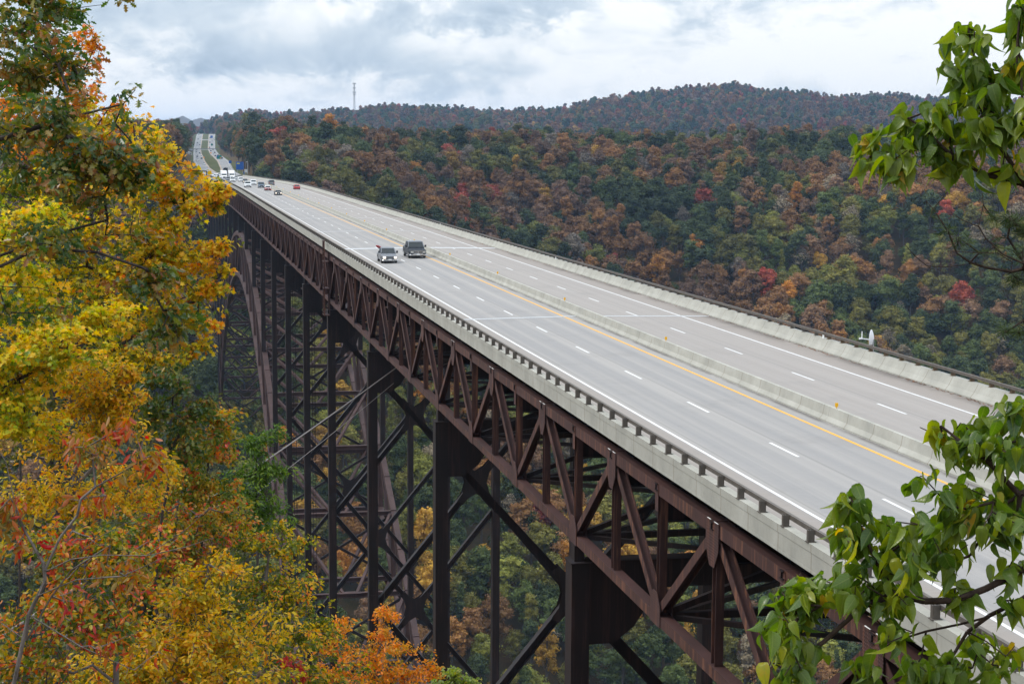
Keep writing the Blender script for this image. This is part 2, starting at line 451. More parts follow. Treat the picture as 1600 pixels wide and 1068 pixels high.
q.t.links.new(b.outputs[0], mx.inputs[1]); q.t.links.new(tr.outputs[0], mx.inputs[2])
q.t.links.new(mx.outputs[0], next(n for n in q.t.nodes if n.type == 'OUTPUT_MATERIAL').inputs[0])
bark('wood_trunk', (0.05, 0.042, 0.036), (0.14, 0.12, 0.105))

# ------------------------------------------------------------------ mesh helpers
def tag(o, label=None, cat=None, group=None, kind=None):
    if label: o['label'] = label
    if cat: o['category'] = cat
    if group: o['group'] = group
    if kind: o['kind'] = kind
    return o

def empty(name, loc=(0, 0, 0), rz=0.0, parent=None):
    o = bpy.data.objects.new(name, None)
    COL.objects.link(o)
    o.location = loc
    o.rotation_euler = (0, 0, rz)
    o.empty_display_size = 0.3
    if parent: o.parent = parent
    return o

class MB:
    """collects shapes and links them as one mesh object"""
    def __init__(s):
        s.v, s.f, s.mi = [], [], []
    def add(s, verts, faces, mi=0):
        k = len(s.v)
        s.v.extend(tuple(map(float, p)) for p in verts)
        s.f.extend([tuple(i + k for i in f) for f in faces])
        s.mi.extend([mi] * len(faces))
    def box(s, lo, hi, mi=0):
        x0, y0, z0 = lo; x1, y1, z1 = hi
        s.add([(x0, y0, z0), (x1, y0, z0), (x1, y1, z0), (x0, y1, z0), (x0, y0, z1), (x1, y0, z1), (x1, y1, z1), (x0, y1, z1)],
              [(3, 2, 1, 0), (4, 5, 6, 7), (0, 1, 5, 4), (1, 2, 6, 5), (2, 3, 7, 6), (3, 0, 4, 7)], mi)
    def beam(s, a, b, wd, ht, up=(0, 0, 1), mi=0, w2=None, h2=None):
        a, b = np.array(a, float), np.array(b, float)
        d = b - a; d /= np.linalg.norm(d)
        u = np.array(up, float)
        r = np.cross(d, u)
        if np.linalg.norm(r) < 1e-4:
            r = np.cross(d, np.array([1.0, 0, 0]))
        r /= np.linalg.norm(r)
        u = np.cross(r, d)
        w2 = wd if w2 is None else w2; h2 = ht if h2 is None else h2
        vs = []
        for p, ww, hh in ((a, wd, ht), (b, w2, h2)):
            for sx, sy in ((-1, -1), (1, -1), (1, 1), (-1, 1)):
                vs.append(p + r * sx * ww / 2 + u * sy * hh / 2)
        s.add(vs, [(0, 1, 2, 3), (7, 6, 5, 4), (0, 4, 5, 1), (1, 5, 6, 2), (2, 6, 7, 3), (3, 7, 4, 0)], mi)
    def hbeam(s, a, b, wd, ht, up=(0, 0, 1), t=0.05, mi=0):
        """H section: two flanges at +-ht/2 along up, web between them"""
        a, b = np.array(a, float), np.array(b, float)
        d = b - a; d /= np.linalg.norm(d)
        u = np.array(up, float)
        r = np.cross(d, u); r /= np.linalg.norm(r); u = np.cross(r, d)
        off = u * (ht / 2 - t / 2)
        s.beam(a + off, b + off, wd, t, u, mi)
        s.beam(a - off, b - off, wd, t, u, mi)
        s.beam(a, b, t, ht - 2 * t, u, mi)
    def tube(s, pts, radii, n=6, mi=0, cap=True):
        pts = [np.array(p, float) for p in pts]
        k = len(s.v)
        m_ = len(pts)
        for i, p in enumerate(pts):
            d = pts[min(i + 1, m_ - 1)] - pts[max(i - 1, 0)]
            d = d / (np.linalg.norm(d) + 1e-9)
            r = np.cross(d, [0.31, 0.17, 0.93]); r /= np.linalg.norm(r) + 1e-9
            u = np.cross(r, d)
            rr = radii[i] if hasattr(radii, '__len__') else radii
            for j in range(n):
                an = 2 * math.pi * j / n
                s.v.append(tuple(p + (r * math.cos(an) + u * math.sin(an)) * rr))
        for i in range(m_ - 1):
            for j in range(n):
                j2 = (j + 1) % n
                s.f.append((k + i * n + j, k + i * n + j2, k + (i + 1) * n + j2, k + (i + 1) * n + j)); s.mi.append(mi)
        if cap:
            s.f.append(tuple(k + j for j in range(n))[::-1]); s.mi.append(mi)
            s.f.append(tuple(k + (m_ - 1) * n + j for j in range(n))); s.mi.append(mi)
    def prism(s, poly, axis, lo, hi, mi=0):
        """extrude a 2-D polygon along axis 0/1/2; poly gives the other two coordinates in order"""
        n = len(poly)
        def pt(p, c):
            q_ = [p[0], p[1]]; q_.insert(axis, c); return tuple(q_)
        vs = [pt(p, lo) for p in poly] + [pt(p, hi) for p in poly]
        fs = [tuple(range(n))[::-1], tuple(range(n, 2 * n))] + [(i, (i + 1) % n, n + (i + 1) % n, n + i) for i in range(n)]
        s.add(vs, fs, mi)
    def loft(s, rings, mi=0, close=True):
        k = len(s.v); n = len(rings[0])
        for r in rings:
            s.v.extend(tuple(map(float, p)) for p in r)
        for i in range(len(rings) - 1):
            for j in range(n):
                j2 = (j + 1) % n
                s.f.append((k + i * n + j, k + i * n + j2, k + (i + 1) * n + j2, k + (i + 1) * n + j)); s.mi.append(mi)
        if close:
            s.f.append(tuple(k + j for j in range(n))[::-1]); s.mi.append(mi)
            s.f.append(tuple(k + (len(rings) - 1) * n + j for j in range(n))); s.mi.append(mi)
    def build(s, name, mats, parent=None, smooth=False, fix=True):
        me = bpy.data.meshes.new(name)
        me.from_pydata(s.v, [], s.f)
        if isinstance(mats, str): mats = [mats]
        for mm in mats: me.materials.append(MAT[mm])
        if len(mats) > 1: me.polygons.foreach_set('material_index', s.mi)
        if fix:
            bm = bmesh.new(); bm.from_mesh(me)
            bmesh.ops.recalc_face_normals(bm, faces=bm.faces)
            bm.to_mesh(me); bm.free()
        if smooth: me.polygons.foreach_set('use_smooth', [True] * len(me.polygons))
        o = bpy.data.objects.new(name, me)
        COL.objects.link(o)
        if parent: o.parent = parent
        return o

def copy_tree(o, parent=None):
    c = o.copy()
    COL.objects.link(c)
    c.parent = parent
    for ch in o.children:
        copy_tree(ch, c)
    return c

# ------------------------------------------------------------------ the ground: one sheet from the overlook to the far hills
def sstep(lo, hi, v):
    t = np.clip((np.asarray(v, float) - lo) / (hi - lo), 0, 1)
    return t * t * (3 - 2 * t)

PY = [-600, -200, -60, -8, 2, 10, 18, 30, 45, 60, 100, 200, 300, 400, 450, 520, 560, 620, 668, 760, 850, 950, 1000, 1060, 1120, 1200, 1500, 2200, 14000]
PZ = [80, 44, 18, 11.5, 11.2, 8.6, 4.8, -1.0, -8, -15, -34, -92, -157, -226, -258, -259, -250, -226, -200, -152, -102, -46, -31, -17, -6, -1.5, 1, 5, 8]  # unseen hillside behind the camera, raised to block low sky light
RY = [-700, -14, 979, 1100, 1200, 1400, 1800, 2000, 2400, 2800, 2950, 3200, 3600]
RZ = [-0.2, 0, -4.7, -4.6, -3.6, -0.8, 0.5, 1.2, 6.5, 28, 30.5, 24, 10]
RX = [31, 31, 31, 31.5, 32.3, 34.6, 41, 43.5, 50, 61, 66, 78, 95]
RH = [10.6, 10.6, 10.6, 11.2, 12.2, 14.6, 15, 15, 15, 15, 15, 15, 15]
SKX = [200, 290, 312, 322, 331, 345, 362, 388, 400, 429, 477, 526, 555, 599, 640, 689, 737, 786, 851, 892, 932, 973, 1014, 1054, 1095, 1119, 1140, 1164, 1184, 1217, 1257, 1298, 1339, 1379, 1412, 1600, 1900]
SKY_ = [212, 212, 206, 198, 191, 187, 183, 177, 177, 183, 178, 175, 175, 168, 169, 169, 173, 175, 172, 167, 157, 152, 144, 141, 136, 136, 131, 132, 142, 140, 144, 150, 150, 146, 149, 155, 160]
BLX = [100, 260, 278, 288, 296, 302, 309, 317, 324, 335, 360, 1900]
BLY = [200, 192, 186, 181.5, 186, 190.5, 187, 184.5, 187, 194, 204, 205]
RIDGE_D = 3900.0

def bend(Y):
    """the deck falls away gently towards the far end"""
    t = np.maximum(np.asarray(Y, float) - 450.0, 0.0)
    return np.where(t < 180, -0.0115 * t * t / 360.0, -0.0115 * (t - 90.0))

def road_x(Y): return np.interp(Y, RY, RX)
def road_z(Y): return np.interp(Y, RY, RZ)
def road_h(Y): return np.interp(Y, RY, RH)

def ground(X, Y):
    X = np.asarray(X, float); Y = np.asarray(Y, float)
    shift = 72 * (1 - sstep(60, 190, X)) * sstep(560, 860, Y)
    z = np.interp(Y + shift, PY, PZ)
    spur = sstep(150, 450, Y) * (1 - sstep(950, 1120, Y + shift))
    z = z + spur * (9 * np.sin(X / 71.0 + 0.6) + 6 * np.sin(X / 31.0 + Y / 90.0) + 4 * np.sin(Y / 37.0 + X / 60.0))
    z = z + sstep(1050, 1250, Y) * (3.0 * np.sin(X / 83.0 + 1.0) + 2.0 * np.sin(X / 37.0))
    z = z + 0.25 * np.sin(X * 1.1 + 0.4 * Y) + 0.2 * np.sin(Y * 0.9 - X * 0.5)
    # cut beside the near end of the bridge
    z = z - 24 * sstep(7, 18, X) * (1 - sstep(20, 90, Y)) * sstep(-40, -12, Y)
    # far ridge and the blue hills behind it
    p = project(np.stack([X.ravel(), Y.ravel(), np.zeros(X.size)], 1))
    px = p[:, 0].reshape(X.shape); d = p[:, 2].reshape(X.shape)
    px = np.where(d > 100, px, 800)
    z1 = 13 + (226 - np.interp(px, SKX, SKY_)) * RIDGE_D / F_PX - 26
    h1 = sstep(2300, RIDGE_D, d) * (1 - 0.75 * sstep(RIDGE_D, RIDGE_D + 2200, d)) 
    z = z * (1 - h1) + z1 * h1
    z2 = 13 + (226 - np.interp(px, BLX, BLY)) * 9000 / F_PX
    h2 = sstep(7200, 9000, d)
    z = np.where(d > 7200, z * (1 - h2) + z2 * h2, z)
    # the road bed beyond the bridge, and the approach behind the near end
    rx, rz, rh = road_x(Y), road_z(Y), road_h(Y)
    k = (1 - sstep(rh + 4, rh + 22, np.abs(X - rx))) * np.maximum(sstep(977, 984, Y) * (1 - sstep(2950, 3300, Y)), 1 - sstep(-24, -14, Y))
    return z * (1 - k) + (rz - 0.35) * k

def make_sheet():
    ang = np.radians(np.concatenate([np.arange(-180, -12, 8.0), np.arange(-12, -4, 1.0), np.arange(-4, 31, 0.3), np.arange(31, 40, 1.0), np.arange(40, 180, 8.0)]))
    rad = np.concatenate([np.arange(0.5, 30, 1.5), np.arange(30, 120, 5), np.arange(120, 1300, 14), np.arange(1300, 2400, 50), np.arange(2400, 4600, 55), np.arange(4600, 9400, 220), np.array([10500, 12000, 14000])])
    A, R = np.meshgrid(ang, rad)
    X, Y = np.sin(A) * R, np.cos(A) * R
    Z = ground(X, Y)
    na, nr = len(ang), len(rad)
    V = np.stack([X.ravel(), Y.ravel(), Z.ravel()], 1)
    i, j = np.meshgrid(np.arange(nr - 1), np.arange(na), indexing='ij')
    j2 = (j + 1) % na
    Fq = np.stack([i * na + j, i * na + j2, (i + 1) * na + j2, (i + 1) * na + j], -1).reshape(-1, 4)
    me = bpy.data.meshes.new('ground')
    me.from_pydata(V.tolist(), [], [tuple(f) for f in Fq.tolist()] + [tuple(range(na))[::-1]])
    me.materials.append(MAT['forest_floor'])
    bm = bmesh.new(); bm.from_mesh(me); bmesh.ops.recalc_face_normals(bm, faces=bm.faces)
    if sum(f.normal.z for f in bm.faces) < 0:
        bmesh.ops.reverse_faces(bm, faces=bm.faces)
    bm.to_mesh(me); bm.free()
    me.polygons.foreach_set('use_smooth', [True] * len(me.polygons))
    o = bpy.data.objects.new('ground', me)
    COL.objects.link(o)
    return tag(o, kind='structure')
make_sheet()

mb = MB()
mb.add([(-900, 440, -254), (1500, 440, -254), (1500, 535, -254), (-900, 535, -254)], [(0, 1, 2, 3)])
tag(mb.build('river', 'river_water'), kind='structure')

# ------------------------------------------------------------------ highway beyond the bridge
def strip(mb, ys, f0, f1, dz, mi=0):
    vs, fs = [], []
    for k, Y in enumerate(ys):
        z = float(road_z(Y)) + dz
        vs += [(f0(Y), Y, z), (f1(Y), Y, z)]
        if k: fs.append((2 * k - 2, 2 * k - 1, 2 * k + 1, 2 * k))
    mb.add(vs, fs, mi)
YS = list(np.arange(984.2, 1300, 8)) + list(np.arange(1300, 3260, 20))
def med(Y): return float(np.interp(Y, [979, 1060, 1200, 1400, 3300], [0.6, 0.8, 3.4, 4.8, 4.5]))
mb = MB()
strip(mb, YS, lambda Y: road_x(Y) - road_h(Y), lambda Y: road_x(Y) - med(Y), 0.0)
strip(mb, YS, lambda Y: road_x(Y) + med(Y), lambda Y: road_x(Y) + road_h(Y), 0.0)
tag(mb.build('road', 'asphalt', fix=False), kind='structure')
mb = MB()
strip(mb, YS, lambda Y: road_x(Y) - med(Y), lambda Y: road_x(Y) + med(Y), 0.06)
strip(mb, YS, lambda Y: road_x(Y) - road_h(Y) - 4, lambda Y: road_x(Y) - road_h(Y), -0.12)
strip(mb, YS, lambda Y: road_x(Y) + road_h(Y), lambda Y: road_x(Y) + road_h(Y) + 5, -0.12)
tag(mb.build('grass_verge', 'lawn', fix=False), kind='structure')
mb = MB()
for s_ in (-1, 1):
    for off in (0.5,):
        strip(mb, YS, lambda Y: road_x(Y) + s_ * (road_h(Y) - 1.4) - 0.1, lambda Y: road_x(Y) + s_ * (road_h(Y) - 1.4) + 0.1, 0.02, 0)
        strip(mb, YS, lambda Y: road_x(Y) + s_ * (med(Y) + 0.7) - 0.1, lambda Y: road_x(Y) + s_ * (med(Y) + 0.7) + 0.1, 0.02, 1)
    for Y in np.arange(990, 1900, 12.19):
        for fr in (1 / 3.0, 2 / 3.0) if Y > 1150 else (0.5,):
            xc = road_x(Y) + s_ * (med(Y) + 0.7 + fr * (road_h(Y) - med(Y) - 2.1))
            z = float(road_z(Y)) + 0.024
            mb.add([(xc - 0.08, Y, z), (xc + 0.08, Y, z), (xc + 0.08, Y + 3.2, z), (xc - 0.08, Y + 3.2, z)], [(0, 1, 2, 3)], 0)
# the cross street at the first lights
for Yc, dz in ((2330, 0.03), (2640, 0.03)):
    vs = []
    for Y in (Yc - 14, Yc + 14):
        vs += [(road_x(Y) - med(Y) - 0.4, Y, float(road_z(Y)) + 0.10), (road_x(Y) + med(Y) + 0.4, Y, float(road_z(Y)) + 0.10)]
    mb.add(vs, [(0, 1, 3, 2)], 2)
tag(mb.build('road_markings', ['white_paint', 'yellow_paint', 'asphalt'], fix=False), kind='structure')

# ------------------------------------------------------------------ woods: crown meshes
def crown_mesh(name, kind, seed, nlobes, per, qs):
    r = np.random.default_rng(seed)
    V, Fc, mi = [], [], []
    def quad(c, nrm, s_):
        t = np.cross(nrm, r.normal(size=3)); t /= np.linalg.norm(t) + 1e-9
        b_ = np.cross(nrm, t)
        k = len(V); a, bb = s_ * r.uniform(0.7, 1.25), s_ * r.uniform(0.5, 0.95)
        up = nrm * s_ * r.uniform(-0.25, 0.25)
        V.extend([c - t * a, c - b_ * bb + up, c + t * a * r.uniform(0.6, 1), c + b_ * bb + up])
        Fc.append((k, k + 1, k + 2, k + 3)); mi.append(0)
    H = {'round': 21, 'broad': 20, 'tall': 26, 'bare': 21, 'pine': 24, 'bush': 14}[kind]
    W = {'round': 5.8, 'broad': 7.0, 'tall': 4.6, 'bare': 5.0, 'pine': 3.6, 'bush': 5.2}[kind]
    z0 = {'round': 4.0, 'broad': 5.0, 'tall': 4.5, 'bare': 5.0, 'pine': 3.0, 'bush': 1.5}[kind]
    # trunk and limbs
    def stick(a, b, ra, rb, n=5):
        a, b = np.array(a, float), np.array(b, float)
        d = (b - a) / np.linalg.norm(b - a)
        u = np.cross(d, [0.3, 0.1, 0.9]); u /= np.linalg.norm(u); v_ = np.cross(d, u)
        k = len(V)
        for p, rr in ((a, ra), (b, rb)):
            for j in range(n):
                an = 2 * math.pi * j / n
                V.append(p + (u * math.cos(an) + v_ * math.sin(an)) * rr)
        for j in range(n):
            Fc.append((k + j, k + (j + 1) % n, k + n + (j + 1) % n, k + n + j)); mi.append(1)
    stick((0, 0, -1.0), (0.2, 0.1, z0 + (H - z0) * 0.35), 0.34, 0.22)
    stick((0.2, 0.1, z0 + (H - z0) * 0.35), (0, 0.2, H * 0.88), 0.22, 0.06)
    lob = []
    for i in range(nlobes):
        if kind == 'pine':
            t = (i + 0.5) / nlobes
            zz = z0 + (H - z0) * t
            ww = W * (1 - t) ** 0.8 * r.uniform(0.45, 0.9)
            an = r.uniform(0, 2 * math.pi)
            c = np.array([math.cos(an) * ww, math.sin(an) * ww, zz]); rad = 0.8 + 1.3 * (1 - t)
        else:
            while True:
                p = r.uniform(-1, 1, 3)
                if 0.35 < np.linalg.norm(p) < 1: break
            p[2] = abs(p[2]) if r.random() < 0.55 else p[2]
            taper = 1.0 - 0.25 * max(0, p[2]) if kind != 'tall' else 1.0 - 0.4 * max(0, p[2])
            c = np.array([p[0] * W * 0.74 * taper, p[1] * W * 0.74 * taper, z0 + (H - z0) * (0.5 + 0.40 * p[2])])
            rad = W * r.uniform(0.20, 0.38)
        lob.append((c, rad))
    ico = None
    if kind != 'bare':
        bm = bmesh.new(); bmesh.ops.create_icosphere(bm, subdivisions=1, radius=1.0)
        iv = np.array([v.co[:] for v in bm.verts]); ifc = [tuple(v.index for v in f.verts) for f in bm.faces]; bm.free()
    for c, rad in lob:
        if kind == 'bare' or r.random() < 0.35:
            base = np.array([0.1, 0.1, z0 + (c[2] - z0) * 0.45])
            stick(base, c, 0.11, 0.035, 4)
            if kind == 'bare':
                for _ in range(9):
                    e = c + r.normal(size=3) * rad * 0.9
                    e[2] += rad * 0.4
                    stick(c + (e - c) * 0.1, e, 0.045, 0.014, 3)
        if kind != 'bare':
            k = len(V)
            jit = iv * (0.56 * rad) * (1 + r.normal(size=(len(iv), 1)) * 0.16)
            V.extend(list(c + jit * np.array([1, 1, 0.8])))
            Fc.extend([tuple(i + k for i in f) for f in ifc]); mi.extend([0] * len(ifc))
        for _ in range(per if kind != 'bare' else per // 4):
            d = r.normal(size=3); d[2] += 0.35
            d /= np.linalg.norm(d)
            p = c + d * rad * np.array([1, 1, 0.85]) * r.uniform(0.70, 1.22)
            nn = d + r.normal(size=3) * 0.55; nn /= np.linalg.norm(nn)
            quad(p, nn, qs * r.uniform(0.7, 1.35))
    me = bpy.data.meshes.new(name)
    me.from_pydata([tuple(p) for p in V], [], Fc)
    me.materials.append(MAT['wood_crown']); me.materials.append(MAT['wood_trunk'])
    me.polygons.foreach_set('material_index', mi)
    return me

KINDS = [('round', 1), ('round', 2), ('broad', 3), ('tall', 4), ('bush', 5), ('bare', 6), ('pine', 7), ('broad', 8), ('tall', 9)]
NEAR_MESH = [crown_mesh('woodland_tree', k, 100 + s_, 34 if k != 'pine' else 28, 60, 0.37) for k, s_ in KINDS]
FAR_MESH = [crown_mesh('ridge_tree', k, 200 + s_, 14, 22, 0.85) for k, s_ in (('round', 1), ('broad', 2), ('tall', 3))]

PAL = {  # reflectance of the crown, word for its label
    'dark green': (0.036, 0.05, 0.02), 'deep green': (0.052, 0.07, 0.022), 'olive green': (0.105, 0.098, 0.024),
    'russet brown': (0.15, 0.08, 0.036), 'copper orange': (0.195, 0.098, 0.034), 'mauve brown': (0.13, 0.078, 0.05),
    'golden yellow': (0.26, 0.155, 0.026), 'red': (0.24, 0.055, 0.034), 'crimson': (0.13, 0.034, 0.034),
    'yellow green': (0.125, 0.13, 0.028), 'grey brown': (0.150, 0.125, 0.098), 'amber': (0.3, 0.135, 0.024)}
PN = list(PAL)
def pick(r, zone, nse):
    # zone 0 skyline, 1 upper slope, 2 right lower slope, 3 under the bridge
    wts = {0: [6, 5, 2, 4, 3, 2, 0.5, 0.5, 0.3, 0.6, 0.3, 0.2],
           1: [3.2, 3.6, 2.8, 5.4, 3.4, 3.4, 0.4, 0.28, 0.15, 0.8, 1.1, 0.35],
           2: [4.6, 4.4, 4.2, 3.6, 1.1, 3.2, 0.4, 0.10, 0.10, 1.6, 1.6, 0.4],
           3: [4.0, 5.0, 4.0, 1.0, 0.4, 0.6, 1.7, 0.05, 0.05, 3.4, 1.2, 0.4]}[zone]
    wts = np.array(wts, float)
    wts[[0, 1, 2, 9]] *= math.exp(1.2 * nse); wts[[3, 4, 5]] *= math.exp(-1.1 * nse)
    return int(r.choice(len(PN), p=wts / wts.sum()))

def scatter():
    r = np.random.default_rng(21)
    rows = []
    sp = 9.3
    for Y in np.arange(575, 1330, sp):
        xmax = Y * math.tan(math.radians(29.0)) + 10
        xmin = -Y * math.tan(math.radians(6.2)) - 10
        for X in np.arange(xmin, xmax, sp):
            x, y = X + r.uniform(-0.45, 0.45) * sp, Y + r.uniform(-0.45, 0.45) * sp
            if y > 1240 and r.random() < 0.5: continue
            rows.append((x, y))
    for _ in range(2300):                      # both sides of the highway further on
        y = r.uniform(1330, 2950)
        s_ = -1 if r.random() < 0.4 else 1
        x = float(road_x(y)) + s_ * (float(road_h(y)) + r.uniform(7, 90) if s_ > 0 else float(road_h(y)) + r.uniform(8, 60))
        rows.append((x, y))
    A = np.array(rows)
    x, y = A[:, 0], A[:, 1]
    z = ground(x, y)
    keep = np.ones(len(A), bool)
    cor = np.abs(x - road_x(y))
    keep &= ~((y > 972) & (cor < road_h(y) + np.where(x < road_x(y), 8.0, 7.0)))
    keep &= ~((y <= 985) & (cor < 17) & (z + 24 > -9))
    keep &= ~((y > 900) & (y < 1010) & (x < 20) & (x > 2))
    # the wedge of lawn and the line of sight along the highway
    keep &= ~((y > 980) & (y < 1400) & (x > 3 + (y - 980) * 0.030) & (x < 31))
    A = A[keep]; z = z[keep]
    return A, z
pts, pz = scatter()
r = np.random.default_rng(33)
N = len(pts)
nse = 0.9 * np.sin(pts[:, 0] / 47.0 + 1.3) * np.cos(pts[:, 1] / 39.0) + 0.8 * np.sin(pts[:, 0] / 19.0 + pts[:, 1] / 27.0) + 0.15
P3d = np.column_stack([pts, pz + 13.0])
pr = project(P3d)
zone = np.where(pts[:, 1] < 800, 3, np.where(pz > -8, 0, 1))
zone = np.where((pr[:, 0] > 1180) & (pz < -25) & (pts[:, 1] > 700), 2, zone)
zone = np.where((zone == 3) & (pr[:, 0] > 1250), 2, zone)
ci = np.array([pick(r, int(zz), float(nn)) for zz, nn in zip(zone, nse)])
kd = r.choice(len(KINDS), size=N, p=np.array([5, 5, 5, 4, 2, 0.001, 1.0, 5, 3]) / 30.001)
kd = np.where(np.array([PN[c] == 'grey brown' for c in ci]) & (r.random(N) < 0.75), 5, kd)
kd = np.where((kd == 6) & (np.array(['green' not in PN[c] for c in ci]) | (zone < 2)), 0, kd)
sc = 0.92 + 0.72 * r.random(N) ** 1.5
hz = sc ** 0.6 * r.uniform(0.9, 1.15, N)
rot = r.uniform(0, 6.283, N)
val = r.uniform(0.85, 1.5, N)
tint = np.array([PAL[PN[c]] for c in ci]) * val[:, None]
lush = (zone == 3) | (zone == 2)
tint[lush] = tint[lush] * np.array([1.45, 1.40, 1.15])       # more light yellow-green leaf low in the gorge

# which of them show largest: in the frame, not behind the deck or the near trees
Lpar = project([[19.7, 60, 0.6], [19.7, 900, 0.6]])[:, :2]
Lbot = project([[19.7, 60, -7.5], [19.7, 900, -7.5]])[:, :2]
Rpar = project([[42.2, 60, 1.0], [42.2, 900, 1.0]])[:, :2]
def yline(Lp, x): return Lp[0, 1] + (Lp[1, 1] - Lp[0, 1]) * (x - Lp[0, 0]) / (Lp[1, 0] - Lp[0, 0])
px_, py_, dd = pr[:, 0], pr[:, 1], pr[:, 2]
vis = (px_ > 330) & (px_ < 1600) & (py_ > 150) & (py_ < 1075)
above = py_ < yline(Rpar, px_) - 4
below = (py_ > yline(Lbot, px_) + 6) & (px_ > 500)
right_leaves = (px_ > 1480) & (py_ < 300) | (px_ > 1180) & (py_ > 860)
left_leaves = (px_ < 330 + np.clip((py_ - 560), 0, 500) * 0.62) & (py_ > 300)
vis &= (above | below) & ~right_leaves & ~left_leaves
score = np.where(vis, sc * hz / dd ** 2 * np.where(below, 0.8, 1.0), 0)
order = np.argsort(-score)
big = np.zeros(N, bool)
big[order[:300]] = True
first = {k: None for k in range(len(KINDS))}
SHAPE = ['round', 'round', 'broad', 'tall', 'low bushy', 'bare twiggy', 'pointed evergreen', 'broad', 'tall']
def where(i):
    x, y, d = px_[i], py_[i], dd[i]
    if below[i] and not above[i]:
        return 'low under the deck'
    gap = yline(Rpar, x) - y
    if gap < 45: return 'just above the far railing'
    if pz[i] > -8: return 'on the skyline rim'
    if gap < 110: return 'low on the slope'
    return 'high on the slope'
bi = np.where(big)[0]
for i in bi:
    k = int(kd[i])
    o = bpy.data.objects.new('woodland_tree', NEAR_MESH[k])
    COL.objects.link(o)
    o.location = (pts[i, 0], pts[i, 1], pz[i])
    o.rotation_euler = (0, 0, rot[i]); o.scale = (sc[i], sc[i], hz[i])
    o['tint'] = tuple(float(v) for v in tint[i])
    dists = np.hypot(px_[bi] - px_[i], py_[bi] - py_[i]); nb = bi[np.argsort(dists)[1:3]]
    a_, b_ = PN[ci[nb[0]]], PN[ci[nb[1]]]
    near = f'by {a_} and {b_}' if a_ != b_ else f'among {a_}'
    tag(o, f'{PN[ci[i]]} {SHAPE[k].split()[0]} tree {where(i)}, {near}', 'tree', 'single trees of the far gorge slope')
    if first[k] is None: first[k] = o
for k in range(len(KINDS)):
    if first[k] is None:
        j = order[301 + k]; kd[j] = k; big[j] = True
        o = bpy.data.objects.new('woodland_tree', NEAR_MESH[k]); COL.objects.link(o)
        o.location = (pts[j, 0], pts[j, 1], pz[j]); o.rotation_euler = (0, 0, rot[j]); o.scale = (sc[j], sc[j], hz[j])
        o['tint'] = tuple(float(v) for v in tint[j])
        tag(o, f'{PN[ci[j]]} {SHAPE[k]} tree standing in the woods of the far slope', 'tree', 'single trees of the far gorge slope')
        first[k] = o

def woods(name, P, kinds, rots, scl, tints, sources, label):
    """one mass of trees: a point per tree, the tree of its kind set on it"""
    me = bpy.data.meshes.new(name)
    me.from_pydata(P.tolist(), [], [])
    def attr(nm, typ, dat, key='value'):
        a = me.attributes.new(nm, typ, 'POINT'); a.data.foreach_set(key, np.ascontiguousarray(dat).ravel())
    attr('kind_id', 'INT', kinds.astype(np.int32))
    attr('turn', 'FLOAT_VECTOR', np.column_stack([np.zeros(len(P)), np.zeros(len(P)), rots]).astype(np.float32), 'vector')
    attr('size', 'FLOAT_VECTOR', scl.astype(np.float32), 'vector')
    attr('tint', 'FLOAT_COLOR', np.column_stack([tints, np.ones(len(P))]).astype(np.float32), 'color')
    o = bpy.data.objects.new(name, me); COL.objects.link(o)
    t = bpy.data.node_groups.new(name, 'GeometryNodeTree')
    t.interface.new_socket('Geometry', in_out='INPUT', socket_type='NodeSocketGeometry')
    t.interface.new_socket('Geometry', in_out='OUTPUT', socket_type='NodeSocketGeometry')
    gi, go = t.nodes.new('NodeGroupInput'), t.nodes.new('NodeGroupOutput')
    jn = t.nodes.new('GeometryNodeJoinGeometry')
    def named(nm, typ):
        n_ = t.nodes.new('GeometryNodeInputNamedAttribute'); n_.data_type = typ; n_.inputs['Name'].default_value = nm
        return n_.outputs['Attribute']
    kk, tt, ss = named('kind_id', 'INT'), named('turn', 'FLOAT_VECTOR'), named('size', 'FLOAT_VECTOR')
    for k, src in sources.items():
        ip = t.nodes.new('GeometryNodeInstanceOnPoints')
        oi = t.nodes.new('GeometryNodeObjectInfo'); oi.inputs['Object'].default_value = src; oi.inputs['As Instance'].default_value = True
        cp = t.nodes.new('FunctionNodeCompare'); cp.data_type = 'INT'; cp.operation = 'EQUAL'
        ci_ = [s_ for s_ in cp.inputs if s_.type == 'INT']
        t.links.new(kk, ci_[0]); ci_[1].default_value = k
        t.links.new(gi.outputs[0], ip.inputs['Points'])
        t.links.new(cp.outputs[0], ip.inputs['Selection'])
        t.links.new(oi.outputs['Geometry'], ip.inputs['Instance'])
        er = t.nodes.new('FunctionNodeEulerToRotation')
        t.links.new(tt, er.inputs[0]); t.links.new(er.outputs[0], ip.inputs['Rotation'])
        t.links.new(ss, ip.inputs['Scale'])
        t.links.new(ip.outputs[0], jn.inputs[0])
    t.links.new(jn.outputs[0], go.inputs[0])
    md = o.modifiers.new('trees', 'NODES'); md.node_group = t
    return tag(o, label, 'woods', None, 'stuff')
rest = ~big
woods('autumn_woods', np.column_stack([pts[rest], pz[rest]]), kd[rest], rot[rest], np.column_stack([sc, sc, hz])[rest], tint[rest], first,
      'mixed autumn woods covering the far wall of the gorge')

